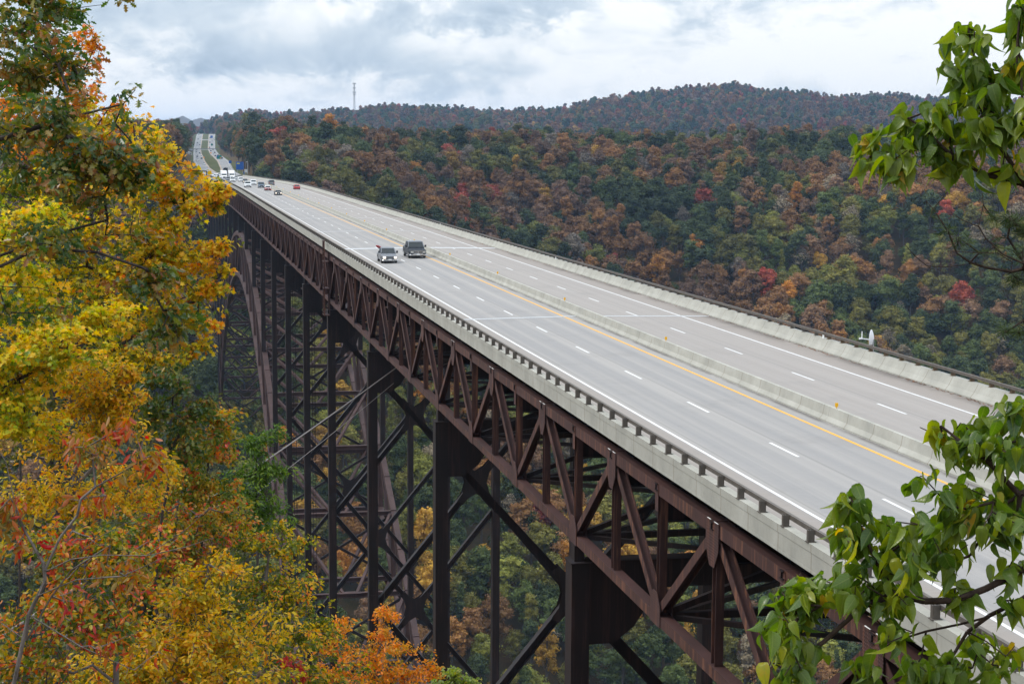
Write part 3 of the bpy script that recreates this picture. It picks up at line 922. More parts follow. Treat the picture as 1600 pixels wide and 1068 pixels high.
# the wooded ridge on the horizon
r = np.random.default_rng(5)
n2 = 12000
ax = r.uniform(285, 1640, n2); dd2 = RIDGE_D - 1150 * r.random(n2) ** 1.25
RV = np.array([ray(a, 226) for a in ax]); 
PX = RV[:, 0] * dd2; PYY = RV[:, 1] * dd2
sel = ~((np.abs(PX - road_x(PYY)) < 26) & (PYY < 3300))
PX, PYY = PX[sel], PYY[sel]
PZZ = ground(PX, PYY)
FAR_PAL = np.array([(0.034, 0.056, 0.030), (0.05, 0.07, 0.03), (0.13, 0.07, 0.036), (0.16, 0.075, 0.03), (0.11, 0.075, 0.055), (0.09, 0.09, 0.03), (0.2, 0.05, 0.035), (0.22, 0.13, 0.03)])
cidx = r.choice(8, len(PX), p=[.2, .15, .2, .14, .17, .08, .03, .03])
ft = FAR_PAL[cidx] * r.uniform(0.8, 1.7, (len(PX), 1))
fk = r.choice(3, len(PX)); fs = 0.8 + 0.9 * r.random(len(PX)) ** 2; fr = r.uniform(0, 6.28, len(PX))
src = {}
for k, (qx, wd) in enumerate(((600, 'round'), (1140, 'broad'), (1219, 'tall'))):
    rv = ray(qx, 226) * (RIDGE_D - 40)
    gz = float(ground(rv[0], rv[1]))
    o = bpy.data.objects.new('ridge_tree', FAR_MESH[k]); COL.objects.link(o)
    o.location = (rv[0], rv[1], gz); o['tint'] = tuple(float(v) for v in FAR_PAL[k])
    tag(o, ('round green tree on the distant ridge left of its highest part', 'broad green tree near the summit of the distant ridge', 'tall brown tree on the distant ridge right of the summit')[k], 'tree', 'trees on the horizon ridge')
    src[k] = o
woods('ridge_woods', np.column_stack([PX, PYY, PZZ - 0.5]), fk, fr, np.column_stack([fs, fs, fs]), ft, src, 'hazy blue brown woods on the ridge along the horizon')

# ------------------------------------------------------------------ the bridge
Y0, Y1 = -14.0, 979.0
XC = 31.0
XL, XR = 20.17, 41.83                   # planes of the two trusses, the bents and the arch ribs
def crown(X): return -0.015 * abs(X - XC)
BENTS = [-7.4, 37.0, 81.4, 125.8, 170.2, 214.6, 254.9] + [295 + 40.1 * i for i in range(12)] + [779.4, 823.8, 868.2, 912.6, 957.0]
ARCH_Y, ARCH_Z, ARCH_K = 497.0, -12.4, 0.00137
def arch_top(Y): return ARCH_Z - ARCH_K * (Y - ARCH_Y) ** 2
def arch_bot(Y): return arch_top(Y) - 12.4 * math.sqrt(1 + (2 * ARCH_K * (Y - ARCH_Y)) ** 2) ** 0.35
SPRING = 265.0

bridge = empty('arch_bridge', (XC, 0, 0))
tag(bridge, 'long rust brown steel arch bridge carrying a four lane concrete road over the gorge', 'bridge')
def sub(mb, name, mats, parent=bridge, **kw):
    """a part given in world coordinates, hung under the bridge"""
    if mb.v:
        A = np.array(mb.v); A[:, 2] += bend(A[:, 1]); mb.v = [tuple(p) for p in A.tolist()]
    o = mb.build(name, mats, None, **kw)
    o.parent = parent
    if parent is bridge: o.matrix_parent_inverse = Matrix.Translation((-XC, 0, 0))
    else: o.matrix_parent_inverse = Matrix.Identity(4)
    return o

# deck slab
mb = MB()
prof = [(20.45, crown(20.45)), (25.7, crown(25.7)), (31.0, 0), (36.3, crown(36.3)), (41.55, crown(41.55)), (41.55, -0.46), (20.45, -0.46)]
ys = np.linspace(Y0, Y1, 68)
mb.loft([[(x, y, z) for x, z in prof] for y in ys])
deck = sub(mb, 'deck', 'deck_concrete')
# stringers under the deck
mb = MB()
for x in (22.6, 25.4, 28.2, 31.0, 33.8, 36.6, 39.4):
    mb.loft([[(x - 0.16, yy, -1.02), (x + 0.16, yy, -1.02), (x + 0.16, yy, -0.462), (x - 0.16, yy, -0.462)] for yy in ys])
sub(mb, 'stringer', 'shaded_steel')

# markings on the deck
def lane(x, wd, ya, yb, mb, dz=0.006):
    n = max(1, int((yb - ya) / 30))
    for i in range(n):
        a, b = ya + (yb - ya) * i / n, ya + (yb - ya) * (i + 1) / n
        mb.add([(x - wd / 2, a, crown(x - wd / 2) + dz), (x + wd / 2, a, crown(x + wd / 2) + dz), (x + wd / 2, b, crown(x + wd / 2) + dz), (x - wd / 2, b, crown(x - wd / 2) + dz)], [(0, 1, 2, 3)])
mb = MB(); lane(22.60, 0.15, Y0, Y1, mb); lane(39.20, 0.15, Y0, Y1, mb)
for k in range(-6, 75):
    lane(26.18, 0.14, 68.4 + 12.2 * k - 1.75, 68.4 + 12.2 * k + 1.75, mb)
    lane(35.72, 0.14, 66.2 + 12.2 * k - 1.75, 66.2 + 12.2 * k + 1.75, mb)
k_ = len(mb.f)
lane(29.75, 0.17, Y0, Y1, mb); lane(32.25, 0.16, Y0, Y1, mb)
mb.mi[k_:] = [1] * (len(mb.f) - k_)
sub(mb, 'lane_markings', ['white_paint', 'yellow_paint'], fix=False)
mb, mg = MB(), MB()
JOINTS = [37.0, 125.4, 213.6, 256.5, 303.0, 348.0, 392.5, 480, 570, 660, 750, 868]
for Y in JOINTS:
    hw_ = 0.75 if 200 < Y < 220 else 0.26
    for xa, xb in ((20.47, 31.0 - 0.3), (31.0 + 0.3, 41.53)):
        vs = [(xa, Y - hw_, crown(xa) + 0.010), (xb, Y - hw_, crown(xb) + 0.010), (xb, Y + hw_, crown(xb) + 0.010), (xa, Y + hw_, crown(xa) + 0.010)]
        mb.add(vs, [(0, 1, 2, 3)])
        vs = [(xa, Y - 0.03, crown(xa) + 0.014), (xb, Y - 0.03, crown(xb) + 0.014), (xb, Y + 0.03, crown(xb) + 0.014), (xa, Y + 0.03, crown(xa) + 0.014)]
        mg.add(vs, [(0, 1, 2, 3)])
sub(mb, 'expansion_joint', 'joint_seal', fix=False); sub(mg, 'joint_gap', 'joint_gap', fix=False)

# parapets: (distance outwards from the inner foot, height above the deck edge)
PAR = [(0, -0.02), (0, 0.08), (0.20, 0.33), (0.43, 0.78), (0.77, 0.78), (0.77, 0.51), (0.75, 0.49), (0.75, -0.05), (0.735, -0.06), (0.75, -0.075), (0.75, -0.16), (0.55, -0.16), (0.3, -0.3), (0.002, -0.3)]
zb = crown(20.45)
def parapet(side):
    mb = MB()
    seg = 29.6
    y = Y0
    while y < Y1 - 0.1:
        e = min(y + seg - 0.025, Y1)
        if side < 0: mb.loft([[(20.448 - s_, yy, zb + h) for s_, h in PAR] for yy in (y, e)])
        else: mb.loft([[(41.552 + s_, yy, zb + h) for s_, h in PAR] for yy in (y, e)])
        y += seg
    p = sub(mb, 'parapet', 'parapet_concrete')
    rb = MB()
    X = 20.448 - 0.66 if side < 0 else 41.552 + 0.60
    zt = zb + 0.78
    xr = X + 0.17 if side < 0 else X - 0.16
    n = 34
    for i in range(n):
        a, b = Y0 + (Y1 - Y0) * i / n, Y0 + (Y1 - Y0) * (i + 1) / n - 0.03
        rb.box((xr - 0.06, a, zt + 0.24), (xr + 0.06, b, zt + 0.40))
    sub(rb, 'railing', 'rail_steel', p)
    posts = np.arange(Y0 + 1.0, Y1, 2.22)
    ind = [Y for Y in posts if Y > 38][:(70 if side < 0 else 30)]
    def post(mb, Y):
        mb.box((X - 0.10, Y - 0.09, zt), (X + 0.10, Y - 0.075, zt + 0.40))
        mb.box((X - 0.10, Y + 0.075, zt), (X + 0.10, Y + 0.09, zt + 0.40))
        mb.box((X - 0.02, Y - 0.075, zt), (X + 0.02, Y + 0.075, zt + 0.38))
        mb.box((X - 0.10 if side > 0 else X - 0.11, Y - 0.075, zt), (X - 0.085, Y + 0.075, zt + 0.39))
        mb.box((X - 0.15, Y - 0.13, zt - 0.003), (X + 0.15, Y + 0.13, zt + 0.022))
    for Y in ind:
        mb = MB(); post(mb, Y)
        sub(mb, 'rail_post', 'rail_steel' if side < 0 else 'post_rust', p, fix=False)
    mb = MB()
    for Y in posts:
        if Y not in ind: post(mb, Y)
    tag(sub(mb, 'rail_post', 'rail_steel', p, fix=False), kind='stuff')
    return p
par_near = parapet(-1); par_far = parapet(1)
# pale spacer plates along the far rail
mb = MB()
for Y in (103.0, 181.0, 262.0, 330.0):
    mb.box((41.95, Y - 0.10, zb + 0.76), (42.0, Y + 0.10, zb + 1.02))
sub(mb, 'marker_plate', 'sign_white', par_far)

# median barrier with its yellow reflectors
mb = MB()
MP = [(-0.32, -0.01), (-0.32, 0.07), (-0.17, 0.27), (-0.09, 0.72), (0.09, 0.72), (0.17, 0.27), (0.32, 0.07), (0.32, -0.01)]
y = Y0
while y < Y1 - 0.1:
    e = min(y + 29.58, Y1)
    mb.loft([[(XC + s_, yy, h) for s_, h in MP] for yy in (y, e)])
    y += 29.6
med_b = sub(mb, 'median_barrier', 'parapet_concrete')
for k in range(-2, 33):
    Y = 74.2 + 28.1 * k
    mb = MB()
    mb.box((XC - 0.075, Y - 0.02, 0.80), (XC + 0.075, Y + 0.02, 0.99)); mb.box((XC - 0.02, Y - 0.012, 0.715), (XC + 0.02, Y + 0.012, 0.80))
    sub(mb, 'reflector', 'reflector_yellow', med_b)

# deck trusses
NODES = []                                # (Y, is_top_node)
for a, b in zip(BENTS[:-1], BENTS[1:]):
    for i in range(6):
        NODES.append((a + (b - a) * i / 6, i % 2 == 1))
NODES.append((BENTS[-1], False))
NODES += [(BENTS[-1] + 7.3, True), (BENTS[-1] + 14.6, False)]
ZT, ZB = -0.95, -6.55                     # top of the top chord, top of the bottom chord
CW = 0.50                                 # chord width
TD, BD = 0.52, 0.46                       # chord depths
NODES = [n for n in NODES if n[0] < Y1 - 1]
def truss(X, side, n_ind):
    mb, mlow = MB(), MB()
    s_ = [NODES[0][0]] + [n[0] for n in NODES[1:]] + [Y1 - 0.6]
    for a, b in zip(s_[:-1], s_[1:]):
        if b - a < 0.5: continue
        mb.box((X - CW / 2, a + 0.012, ZT - TD), (X + CW / 2, b - 0.012, ZT))
        mlow.box((X - CW / 2, a + 0.012, ZB - BD), (X + CW / 2, b - 0.012, ZB))
        mb.box((X - CW / 2 - 0.012, b - 0.25, ZT - TD + 0.012), (X + CW / 2 + 0.012, b + 0.25, ZT - 0.012))
        mlow.box((X - CW / 2 - 0.012, b - 0.22, ZB - BD + 0.012), (X + CW / 2 + 0.012, b + 0.22, ZB - 0.012))
    t = sub(mb, 'deck_truss', 'weathered_steel')
    sub(mlow, 'bottom_chord', 'weathered_steel', t)
    out = {'vertical': [MB(), 0], 'diagonal': [MB(), 0], 'gusset_plate': [MB(), 0]}
    def emit(name, build, mat, mats=None):
        rec = out[name]
        if rec[1] < n_ind:
            m2 = MB(); build(m2); sub(m2, name, mats or mat, t); rec[1] += 1
        else:
            build(rec[0])
    start = [n for n in NODES if n[0] > 40]
    start = start + [n for n in NODES if n[0] <= 40]
    for (Y, top) in start:
        emit('vertical', lambda m_: m_.hbeam((X, Y, ZB + 0.01), (X, Y, ZT - TD - 0.01), 0.34, 0.46 if top else 0.42, (0, 1, 0), 0.04), 'weathered_steel')
        def gus(m_, Y=Y, top=top):
            for e in (-1, 1):
                xx = X + e * (CW / 2 + 0.03)
                if top:
                    poly = [(Y - 0.75, ZT + 0.015), (Y + 0.75, ZT + 0.015), (Y + 0.75, ZT - 1.05), (Y + 0.28, ZT - 1.75), (Y - 0.28, ZT - 1.75), (Y - 0.75, ZT - 1.05)]
                else:
                    poly = [(Y - 0.75, ZB - BD - 0.03), (Y + 0.75, ZB - BD - 0.03), (Y + 0.75, ZB + 0.35), (Y + 0.3, ZB + 0.95), (Y - 0.3, ZB + 0.95), (Y - 0.75, ZB + 0.35)]
                tgt = m_ if e == side else out['gusset_plate'][0]
                tgt.prism(poly, 0, xx - 0.014, xx + 0.014, 0)
                if top and e == side:
                    m_.box((xx - 0.02, Y - 0.66, ZT + 0.016), (xx + 0.02, Y + 0.62, ZT + 0.030), 1)
            if top:
                out['gusset_plate'][0].box((X - 0.3, Y - 0.2, ZT + 0.003), (X + 0.9, Y + 0.2, ZT + 0.03), 0)
            else:
                # strip of bolts at the vertical where it meets the top chord
                xx = X + side * (CW / 2 + 0.02)
                out['gusset_plate'][0].box((xx - 0.012, Y - 0.22, ZT - TD - 0.7), (xx + 0.012, Y + 0.22, ZT - 0.02), 0)
        emit('gusset_plate', gus, 'bolted_steel', ['bolted_steel', 'gusset_edge_white'])
    prs = list(zip(NODES[:-1], NODES[1:]))
    prs = [p for p in prs if p[1][0] > 40] + [p for p in prs if p[1][0] <= 40]
    for (ya, ta), (yb, tb) in prs:
        za = ZT - TD * 0.5 if ta else ZB - BD * 0.3
        zb_ = ZT - TD * 0.5 if tb else ZB - BD * 0.3
        emit('diagonal', lambda m_: m_.hbeam((X, ya + 0.35, za + (0.35 if not ta else -0.35)), (X, yb - 0.35, zb_ + (0.35 if not tb else -0.35)), 0.40, 0.40, (1, 0, 0), 0.04), 'weathered_steel')
    for nm, rec in out.items():
        if rec[0].v:
            tag(sub(rec[0], nm, ['bolted_steel', 'gusset_edge_white'] if nm == 'gusset_plate' else 'weathered_steel', t), kind='stuff')
    # small bearing blocks the verticals sit on
    return t
tr_l = truss(XL, -1, 66); tr_r = truss(XR, 1, 34)

# cross frames between the trusses: floor beam at the top, strut at the bottom, knee braces, bottom laterals
rest_fb, cnt = MB(), 0
for i, (Y, top) in enumerate(sorted(NODES, key=lambda n: (n[0] < 40, n[0]))):
    m2 = MB() if cnt < 60 else rest_fb
    m2.hbeam((XL - 0.35, Y, -1.12), (XR + 0.35, Y, -1.12), 0.34, 0.30, (0, 0, 1), 0.035)
    m2.beam((XL, Y, -1.95), (XR, Y, -1.95), 0.05, 1.36, (0, 0, 1))
    m2.beam((XL, Y, -2.62), (XR, Y, -2.62), 0.32, 0.05, (0, 0, 1))
    if cnt < 60: sub(m2, 'floor_beam', 'shaded_steel')
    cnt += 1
tag(sub(rest_fb, 'floor_beam', 'shaded_steel'), kind='stuff')
rest_fb, cnt = MB(), 0
for i, (Y, top) in enumerate(sorted([n for n in NODES if not n[1]], key=lambda n: (n[0] < 40, n[0]))):
    m2 = MB() if cnt < 40 else rest_fb
    m2.beam((XL, Y, ZB - 0.2), (XR, Y, ZB - 0.2), 0.32, 0.32)
    m2.beam((XL, Y, ZB - 0.1), (XC, Y, -2.9), 0.26, 0.26); m2.beam((XR, Y, ZB - 0.1), (XC, Y, -2.9), 0.26, 0.26)
    Yn = Y + 14.6
    m2.beam((XL + 0.2, Y + 0.2, ZB - 0.32), (XR - 0.2, Yn - 0.2, ZB - 0.32), 0.24, 0.22); m2.beam((XR - 0.2, Y + 0.2, ZB - 0.10), (XL + 0.2, Yn - 0.2, ZB - 0.10), 0.24, 0.22)
    if cnt < 40: sub(m2, 'sway_frame', 'shaded_steel')
    cnt += 1
tag(sub(rest_fb, 'sway_frame', 'shaded_steel'), kind='stuff')

# bents: two box columns, haunch plates at the top, tiers of X braces with hub plates
CWX, CWY = 0.95, 1.34
for Y in BENTS:
    on_arch = abs(Y - ARCH_Y) < SPRING - 8
    zt = -7.94
    if on_arch: foot = {XL: arch_top(Y) - 0.1, XR: arch_top(Y) - 0.1}
    else: foot = {X: float(ground(X, Y)) - 2.0 for X in (XL, XR)}
    zf = max(foot.values())
    H = zt - zf
    frame = MB()
    if H > 4.5:
        # haunch plates and the beam between the column heads
        for X, e in ((XL, 1), (XR, -1)):
            x0 = X + e * CWX / 2
            d_ = min(4.3, H * 0.8)
            poly = [(x0, zt), (x0 + e * 3.6, zt), (x0 + e * 3.6, zt - 1.6), (x0 + e * 2.4, zt - d_ * 0.80), (x0 + e * 1.3, zt - d_), (x0, zt - d_)]
            frame.prism([(p[0], p[1]) for p in poly], 1, Y - CWY / 2 + 0.08, Y - CWY / 2 + 0.12)
            frame.prism([(p[0], p[1]) for p in poly], 1, Y + CWY / 2 - 0.12, Y + CWY / 2 - 0.08)
        frame.box((XL + CWX / 2, Y - CWY / 2 + 0.125, zt - 1.5), (XR - CWX / 2, Y + CWY / 2 - 0.125, zt - 0.02))
    fr = sub(frame, 'bent', 'shaded_steel') if frame.v else sub((lambda m_: (m_.box((XL + CWX / 2, Y - 0.3, zt - 0.9), (XR - CWX / 2, Y + 0.3, zt - 0.2)), m_)[1])(MB()), 'bent', 'shaded_steel')
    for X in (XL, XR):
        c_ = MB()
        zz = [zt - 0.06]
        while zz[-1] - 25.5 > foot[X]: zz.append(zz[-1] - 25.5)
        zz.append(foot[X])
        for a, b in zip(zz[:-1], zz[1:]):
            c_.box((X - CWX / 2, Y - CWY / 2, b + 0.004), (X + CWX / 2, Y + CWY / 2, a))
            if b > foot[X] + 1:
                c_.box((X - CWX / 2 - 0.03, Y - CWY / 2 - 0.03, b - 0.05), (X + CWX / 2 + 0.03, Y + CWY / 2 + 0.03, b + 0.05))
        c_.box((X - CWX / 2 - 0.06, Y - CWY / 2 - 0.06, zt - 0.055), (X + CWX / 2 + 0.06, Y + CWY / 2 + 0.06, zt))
        sub(c_, 'column', 'shaded_steel', fr)
        b_ = MB()
        b_.box((X - 0.26, Y - 0.33, zt + 0.003), (X + 0.26, Y + 0.33, ZB - BD - 0.035))
        sub(b_, 'bearing', 'shaded_steel', fr)
    # X tiers
    zc = -22.0; half = 13.0
    xi, xo = XL + CWX / 2 - 0.02, XR - CWX / 2 + 0.02
    while zc > zf + 2.5 and H > 16:
        z_lo = max(zc - half + 0.4, zf + 0.6)
        m2 = MB()
        top = zc + half - 0.4 if zc < -22.1 else zt - 2.6
        for (xa, xb) in ((xi, xo), (xo, xi)):
            a = np.array([xa, Y, top]); cpt = np.array([XC, Y, zc]); e = np.array([xb, Y, 2 * zc - (zc + half - 0.4)])
            if e[2] < z_lo:
                tt = (z_lo - zc) / (e[2] - zc); e = cpt + (e - cpt) * tt
            m2.hbeam(a, cpt, 0.75, 0.62, (0, 0, 1), 0.06)
            m2.hbeam(cpt, e, 0.75, 0.62, (0, 0, 1), 0.06)
        # hub plate with hollow sides where the four braces meet
        ang = math.atan2(half - 0.4, XC - xi)
        arms = [ang, math.pi - ang, math.pi + ang, -ang]
        poly = []
        for k_, a_ in enumerate(arms):
            d_ = np.array([math.cos(a_), math.sin(a_)]); nrm = np.array([-d_[1], d_[0]])
            poly += [d_ * 2.7 - nrm * 0.36, d_ * 2.7 + nrm * 0.36]
            an2 = arms[(k_ + 1) % 4]
            bis = np.array([math.cos(a_) + math.cos(an2), math.sin(a_) + math.sin(an2)]); bis /= np.linalg.norm(bis)
            poly += [d_ * 1.75 + nrm * 0.42, bis * 1.15, np.array([math.cos(an2), math.sin(an2)]) * 1.75 - np.array([-math.sin(an2), math.cos(an2)]) * 0.42]
        pl = [(XC + p[0], zc + p[1]) for p in poly]
        for yy in (Y - 0.41, Y + 0.38):
            m2.prism(pl, 1, yy, yy + 0.03)
        sub(m2, 'cross_brace', 'shaded_steel', fr)
        zc -= 25.8

# arch ribs with their webs, and the bracing between the two ribs
RX0 = {XL: (19.88, 20.98), XR: (41.02, 42.12)}
AY = [ARCH_Y + 20.05 * i for i in range(-13, 14)]
for X in (XL, XR):
    x0, x1 = RX0[X]
    mb = MB()
    for fn, dp in ((arch_top, 1.15), (arch_bot, 1.15)):
        for a, b in zip(AY[:-1], AY[1:]):
            n = 2
            for i in range(n):
                ya, yb = a + (b - a) * i / n, a + (b - a) * (i + 1) / n
                za, zb_ = fn(a) + (fn(b) - fn(a)) * i / n, fn(a) + (fn(b) - fn(a)) * (i + 1) / n
                g_ = 0.02
                mb.add([(x0, ya + g_, za - dp), (x1, ya + g_, za - dp), (x1, ya + g_, za), (x0, ya + g_, za), (x0, yb - g_, zb_ - dp), (x1, yb - g_, zb_ - dp), (x1, yb - g_, zb_), (x0, yb - g_, zb_)],
                       [(0, 1, 2, 3), (7, 6, 5, 4), (0, 4, 5, 1), (1, 5, 6, 2), (2, 6, 7, 3), (3, 7, 4, 0)])
                mb.add([(x0 - .03, yb - .25, zb_ - dp - .03), (x1 + .03, yb - .25, zb_ - dp - .03), (x1 + .03, yb - .25, zb_ + .03), (x0 - .03, yb - .25, zb_ + .03),
                        (x0 - .03, yb + .25, zb_ - dp - .03), (x1 + .03, yb + .25, zb_ - dp - .03), (x1 + .03, yb + .25, zb_ + .03), (x0 - .03, yb + .25, zb_ + .03)],
                       [(0, 1, 2, 3), (7, 6, 5, 4), (0, 4, 5, 1), (1, 5, 6, 2), (2, 6, 7, 3), (3, 7, 4, 0)])
    rib = sub(mb, 'arch_rib', 'arch_steel')
    xm = (x0 + x1) / 2
    for i, Y in enumerate(AY):
        m2 = MB(); m2.hbeam((xm, Y, arch_bot(Y) - 0.1), (xm, Y, arch_top(Y) - 1.0), 0.8, 0.85, (0, 1, 0), 0.06); sub(m2, 'web_post', 'arch_steel', rib)
        if i + 1 < len(AY):
            Yn = AY[i + 1]
            m2 = MB()
            if Y < ARCH_Y - 1: m2.hbeam((xm, Y, arch_bot(Y) - 0.2), (xm, Yn, arch_top(Yn) - 0.9), 0.75, 0.7, (1, 0, 0), 0.06)
            else: m2.hbeam((xm, Y, arch_top(Y) - 0.9), (xm, Yn, arch_bot(Yn) - 0.2), 0.75, 0.7, (1, 0, 0), 0.06)
            sub(m2, 'web_diagonal', 'arch_steel', rib)
for fn in (arch_top, arch_bot):
    for i, Y in enumerate(AY):
        m2 = MB()
        z = fn(Y) - 0.55
        m2.hbeam((20.98, Y, z), (41.02, Y, z), 0.95, 0.85, (0, 0, 1), 0.08)
        for xe, e in ((20.98, 1), (41.02, -1)):
            m2.prism([(xe, z + 0.3), (xe + e * 1.8, z + 0.3), (xe + e * 1.0, z - 1.2), (xe, z - 1.9)], 1, Y - 0.05, Y + 0.05)
        sub(m2, 'arch_strut', 'arch_steel')
        if i + 1 < len(AY):
            Yn, zn = AY[i + 1], fn(AY[i + 1]) - 0.55
            m2 = MB()
            if Y < ARCH_Y: lo, hi = (Y, z), (Yn, zn)
            else: lo, hi = (Yn, zn), (Y, z)
            mid = (XC, lo[0], lo[1])
            for xe in (20.98, 41.02):
                m2.beam((xe, hi[0], hi[1]), (XC + (-1.2 if xe < XC else 1.2), lo[0], lo[1] + 0.2), 0.55, 0.5)
            m2.box((XC - 2.0, lo[0] - 0.8, lo[1] + 0.43), (XC + 2.0, lo[0] + 0.8, lo[1] + 0.47))
            sub(m2, 'arch_brace', 'arch_steel')
# sway braces inside the arch between the four chords
for i, Y in enumerate(AY):
    m2 = MB()
    m2.beam((20.98, Y, arch_top(Y) - 1.2), (41.02, Y, arch_bot(Y)), 0.45, 0.5); m2.beam((41.02, Y, arch_top(Y) - 1.2), (20.98, Y, arch_bot(Y)), 0.5, 0.45)
    sub(m2, 'arch_sway_brace', 'shaded_steel')
# concrete piers at the springings, tall pale pier on the far bank, abutment wall
for Y, e in ((ARCH_Y - SPRING, 1), (ARCH_Y + SPRING, -1)):
    for X in (XL, XR):
        m2 = MB()
        zt_ = arch_top(Y) + 3
        zg = min(float(ground(X, Y)), zt_ - 12) - 6
        m2.prism([(Y - e * 7, zg), (Y + e * 5.5, zg), (Y + e * 4.5, zt_ - 17), (Y + e * 1.5, zt_), (Y - e * 5.5, zt_)], 0, X - 2.6, X + 2.6)
        sub(m2, 'pier', 'pier_concrete')
# pale concrete pedestals under the first bent on the far bank
for X in (XL, XR):
    m2 = MB(); zg = float(ground(X, 779.4)) - 4
    m2.box((X - 1.15, 778.2, min(zg, -112)), (X + 1.15, 780.6, -84)); m2.box((X - 1.35, 778.0, -84), (X + 1.35, 780.8, -83.2))
    sub(m2, 'pier', 'pier_concrete')
m2 = MB()
m2.box((19.75, Y1, -12), (42.25, Y1 + 5, -0.55)); m2.box((18.9, Y1 - 0.6, -12), (19.72, Y1 + 9, 0.62)); m2.box((42.28, Y1 - 0.6, -12), (43.0, Y1 + 9, 0.62))
m2.box((19.75, Y1, -0.55), (42.25, Y1 + 5.15, -0.02))
sub(m2, 'abutment', 'pier_concrete')
# inspection ladder hung on the outside of the near truss
m2 = MB()
YL, x_ = 213.2, 19.15
for dy_ in (-0.8, 0.8):
    m2.box((x_ - 0.07, YL + dy_ - 0.07, -8.6), (x_ + 0.07, YL + dy_ + 0.07, 1.0))
    m2.box((19.75, YL + dy_ - 0.06, -8.6), (19.87, YL + dy_ + 0.06, -0.4))
m2.box((x_ - 0.1, YL - 0.9, 0.86), (x_ + 0.1, YL + 0.9, 1.02))
for k in range(16):
    m2.box((x_ - 0.03, YL - 0.73, -8.2 + k * 0.55), (x_ + 0.03, YL + 0.73, -8.14 + k * 0.55))
for z in (-1.6, -5.0, -8.4):
    m2.box((x_ - 0.1, YL - 1.3, z - 0.08), (19.75, YL + 1.3, z))
m2.beam((x_, YL - 0.7, -5.0), (x_, YL + 0.7, -1.7), 0.1, 0.1); m2.beam((x_, YL + 0.7, -8.3), (x_, YL - 0.7, -5.1), 0.1, 0.1)
sub(m2, 'inspection_ladder', 'weathered_steel')
# slim service ladders up the inner side of two columns
for Y in (254.9, 295.0):
    m2 = MB()
    X = XL + CWX / 2 + 0.5
    f_ = max(arch_top(Y) if Y > 240 else -80, -90)
    for d_ in (-0.22, 0.22): m2.box((X + d_ - 0.035, Y - 0.9, f_), (X + d_ + 0.035, Y - 0.83, -9.4))
    z = f_ + 1
    while z < -9.6:
        m2.box((X - 0.2, Y - 0.89, z), (X + 0.2, Y - 0.84, z + 0.05)); z += 0.45
    for z in np.arange(f_ + 3, -10, 6.0): m2.box((XL + CWX / 2 - 0.02, Y - 0.82, z), (X + 0.2, Y - 0.72, z + 0.1))
    sub(m2, 'service_ladder', 'shaded_steel')

# stay rods from the bent down to the near bank
def lineup(px, py, Y):
    r_ = ray(px, py); return np.array([0, 0, CAM_H]) + r_ * (Y / r_[1])
rods = []
for (pa, ya, pb, yb, rad, lab) in (((618, 575), 169.4, (424, 704), 112, 0.055, 'thicker grey steel cable slanting from the bent down to the wooded bank, upper of two'),
                                   ((615, 598.4), 169.4, (445.5, 725.5), 108, 0.022, 'thin grey cable slanting below the thicker one to the wooded bank')):
    a, b = lineup(*pa, ya), lineup(*pb, yb)
    d_ = b - a
    t_ = 1.0
    while (a + d_ * t_)[2] > float(ground((a + d_ * t_)[0], (a + d_ * t_)[1])) - 0.3 and t_ < 2.2: t_ += 0.02
    e_ = a + d_ * t_
    mb = MB(); n_ = 12
    pts_ = [a + (e_ - a) * i / n_ - np.array([0, 0, 1.2 * math.sin(math.pi * i / n_) * 0.35]) for i in range(n_ + 1)]
    mb.tube(pts_, rad, 6)
    tag(mb.build('stay_cable', 'cable_grey'), lab, 'cable', 'cables beside the columns')

# dry leaves swept against the foot of the far parapet
r = np.random.default_rng(9)
mb = MB()
for _ in range(1500):
    Y = r.uniform(48, 330) if r.random() < 0.7 else r.uniform(60, 110)
    if math.sin(Y * 0.8) + math.sin(Y * 0.31 + 1) < r.uniform(-1.2, 1.2): continue
    X = 41.545 - abs(r.normal()) * 0.16
    s_ = r.uniform(0.03, 0.08); a_ = r.uniform(0, 6.28); z = crown(X) + 0.012 + float(bend(Y))
    ca, sa = math.cos(a_) * s_, math.sin(a_) * s_
    mb.add([(X - ca, Y - sa, z), (X + sa, Y - ca, z + 0.02), (X + ca, Y + sa, z + 0.01), (X - sa, Y + ca, z + 0.03)], [(0, 1, 2, 3)])
lit = mb.build('dead_leaves', 'leaf_litter', fix=False)
a = lit.data.attributes.new('tint', 'FLOAT', 'POINT'); a.data.foreach_set('value', np.repeat(r.random(len(lit.data.vertices) // 4), 4).astype(np.float32))
tag(lit, 'brown dead leaves drifted along the foot of the far parapet', 'leaves', None, 'stuff')

# ------------------------------------------------------------------ vehicles (front towards -Y in their own axes)
def ring(y, hw, z0, z1, hwt=None, r_=0.12):
    """rounded box section across the vehicle at y"""
    ht = hw if hwt is None else hwt
    rr = min(r_, (z1 - z0) * 0.4)
    return [(-hw + rr * 0.5, y, z0), (hw - rr * 0.5, y, z0), (hw, y, z0 + rr), ((hw + ht) / 2 + 0.01, y, (z0 + z1) / 2), (ht, y, z1 - rr), (ht - rr, y, z1),
            (-ht + rr, y, z1), (-ht, y, z1 - rr), (-(hw + ht) / 2 - 0.01, y, (z0 + z1) / 2), (-hw, y, z0 + rr)]

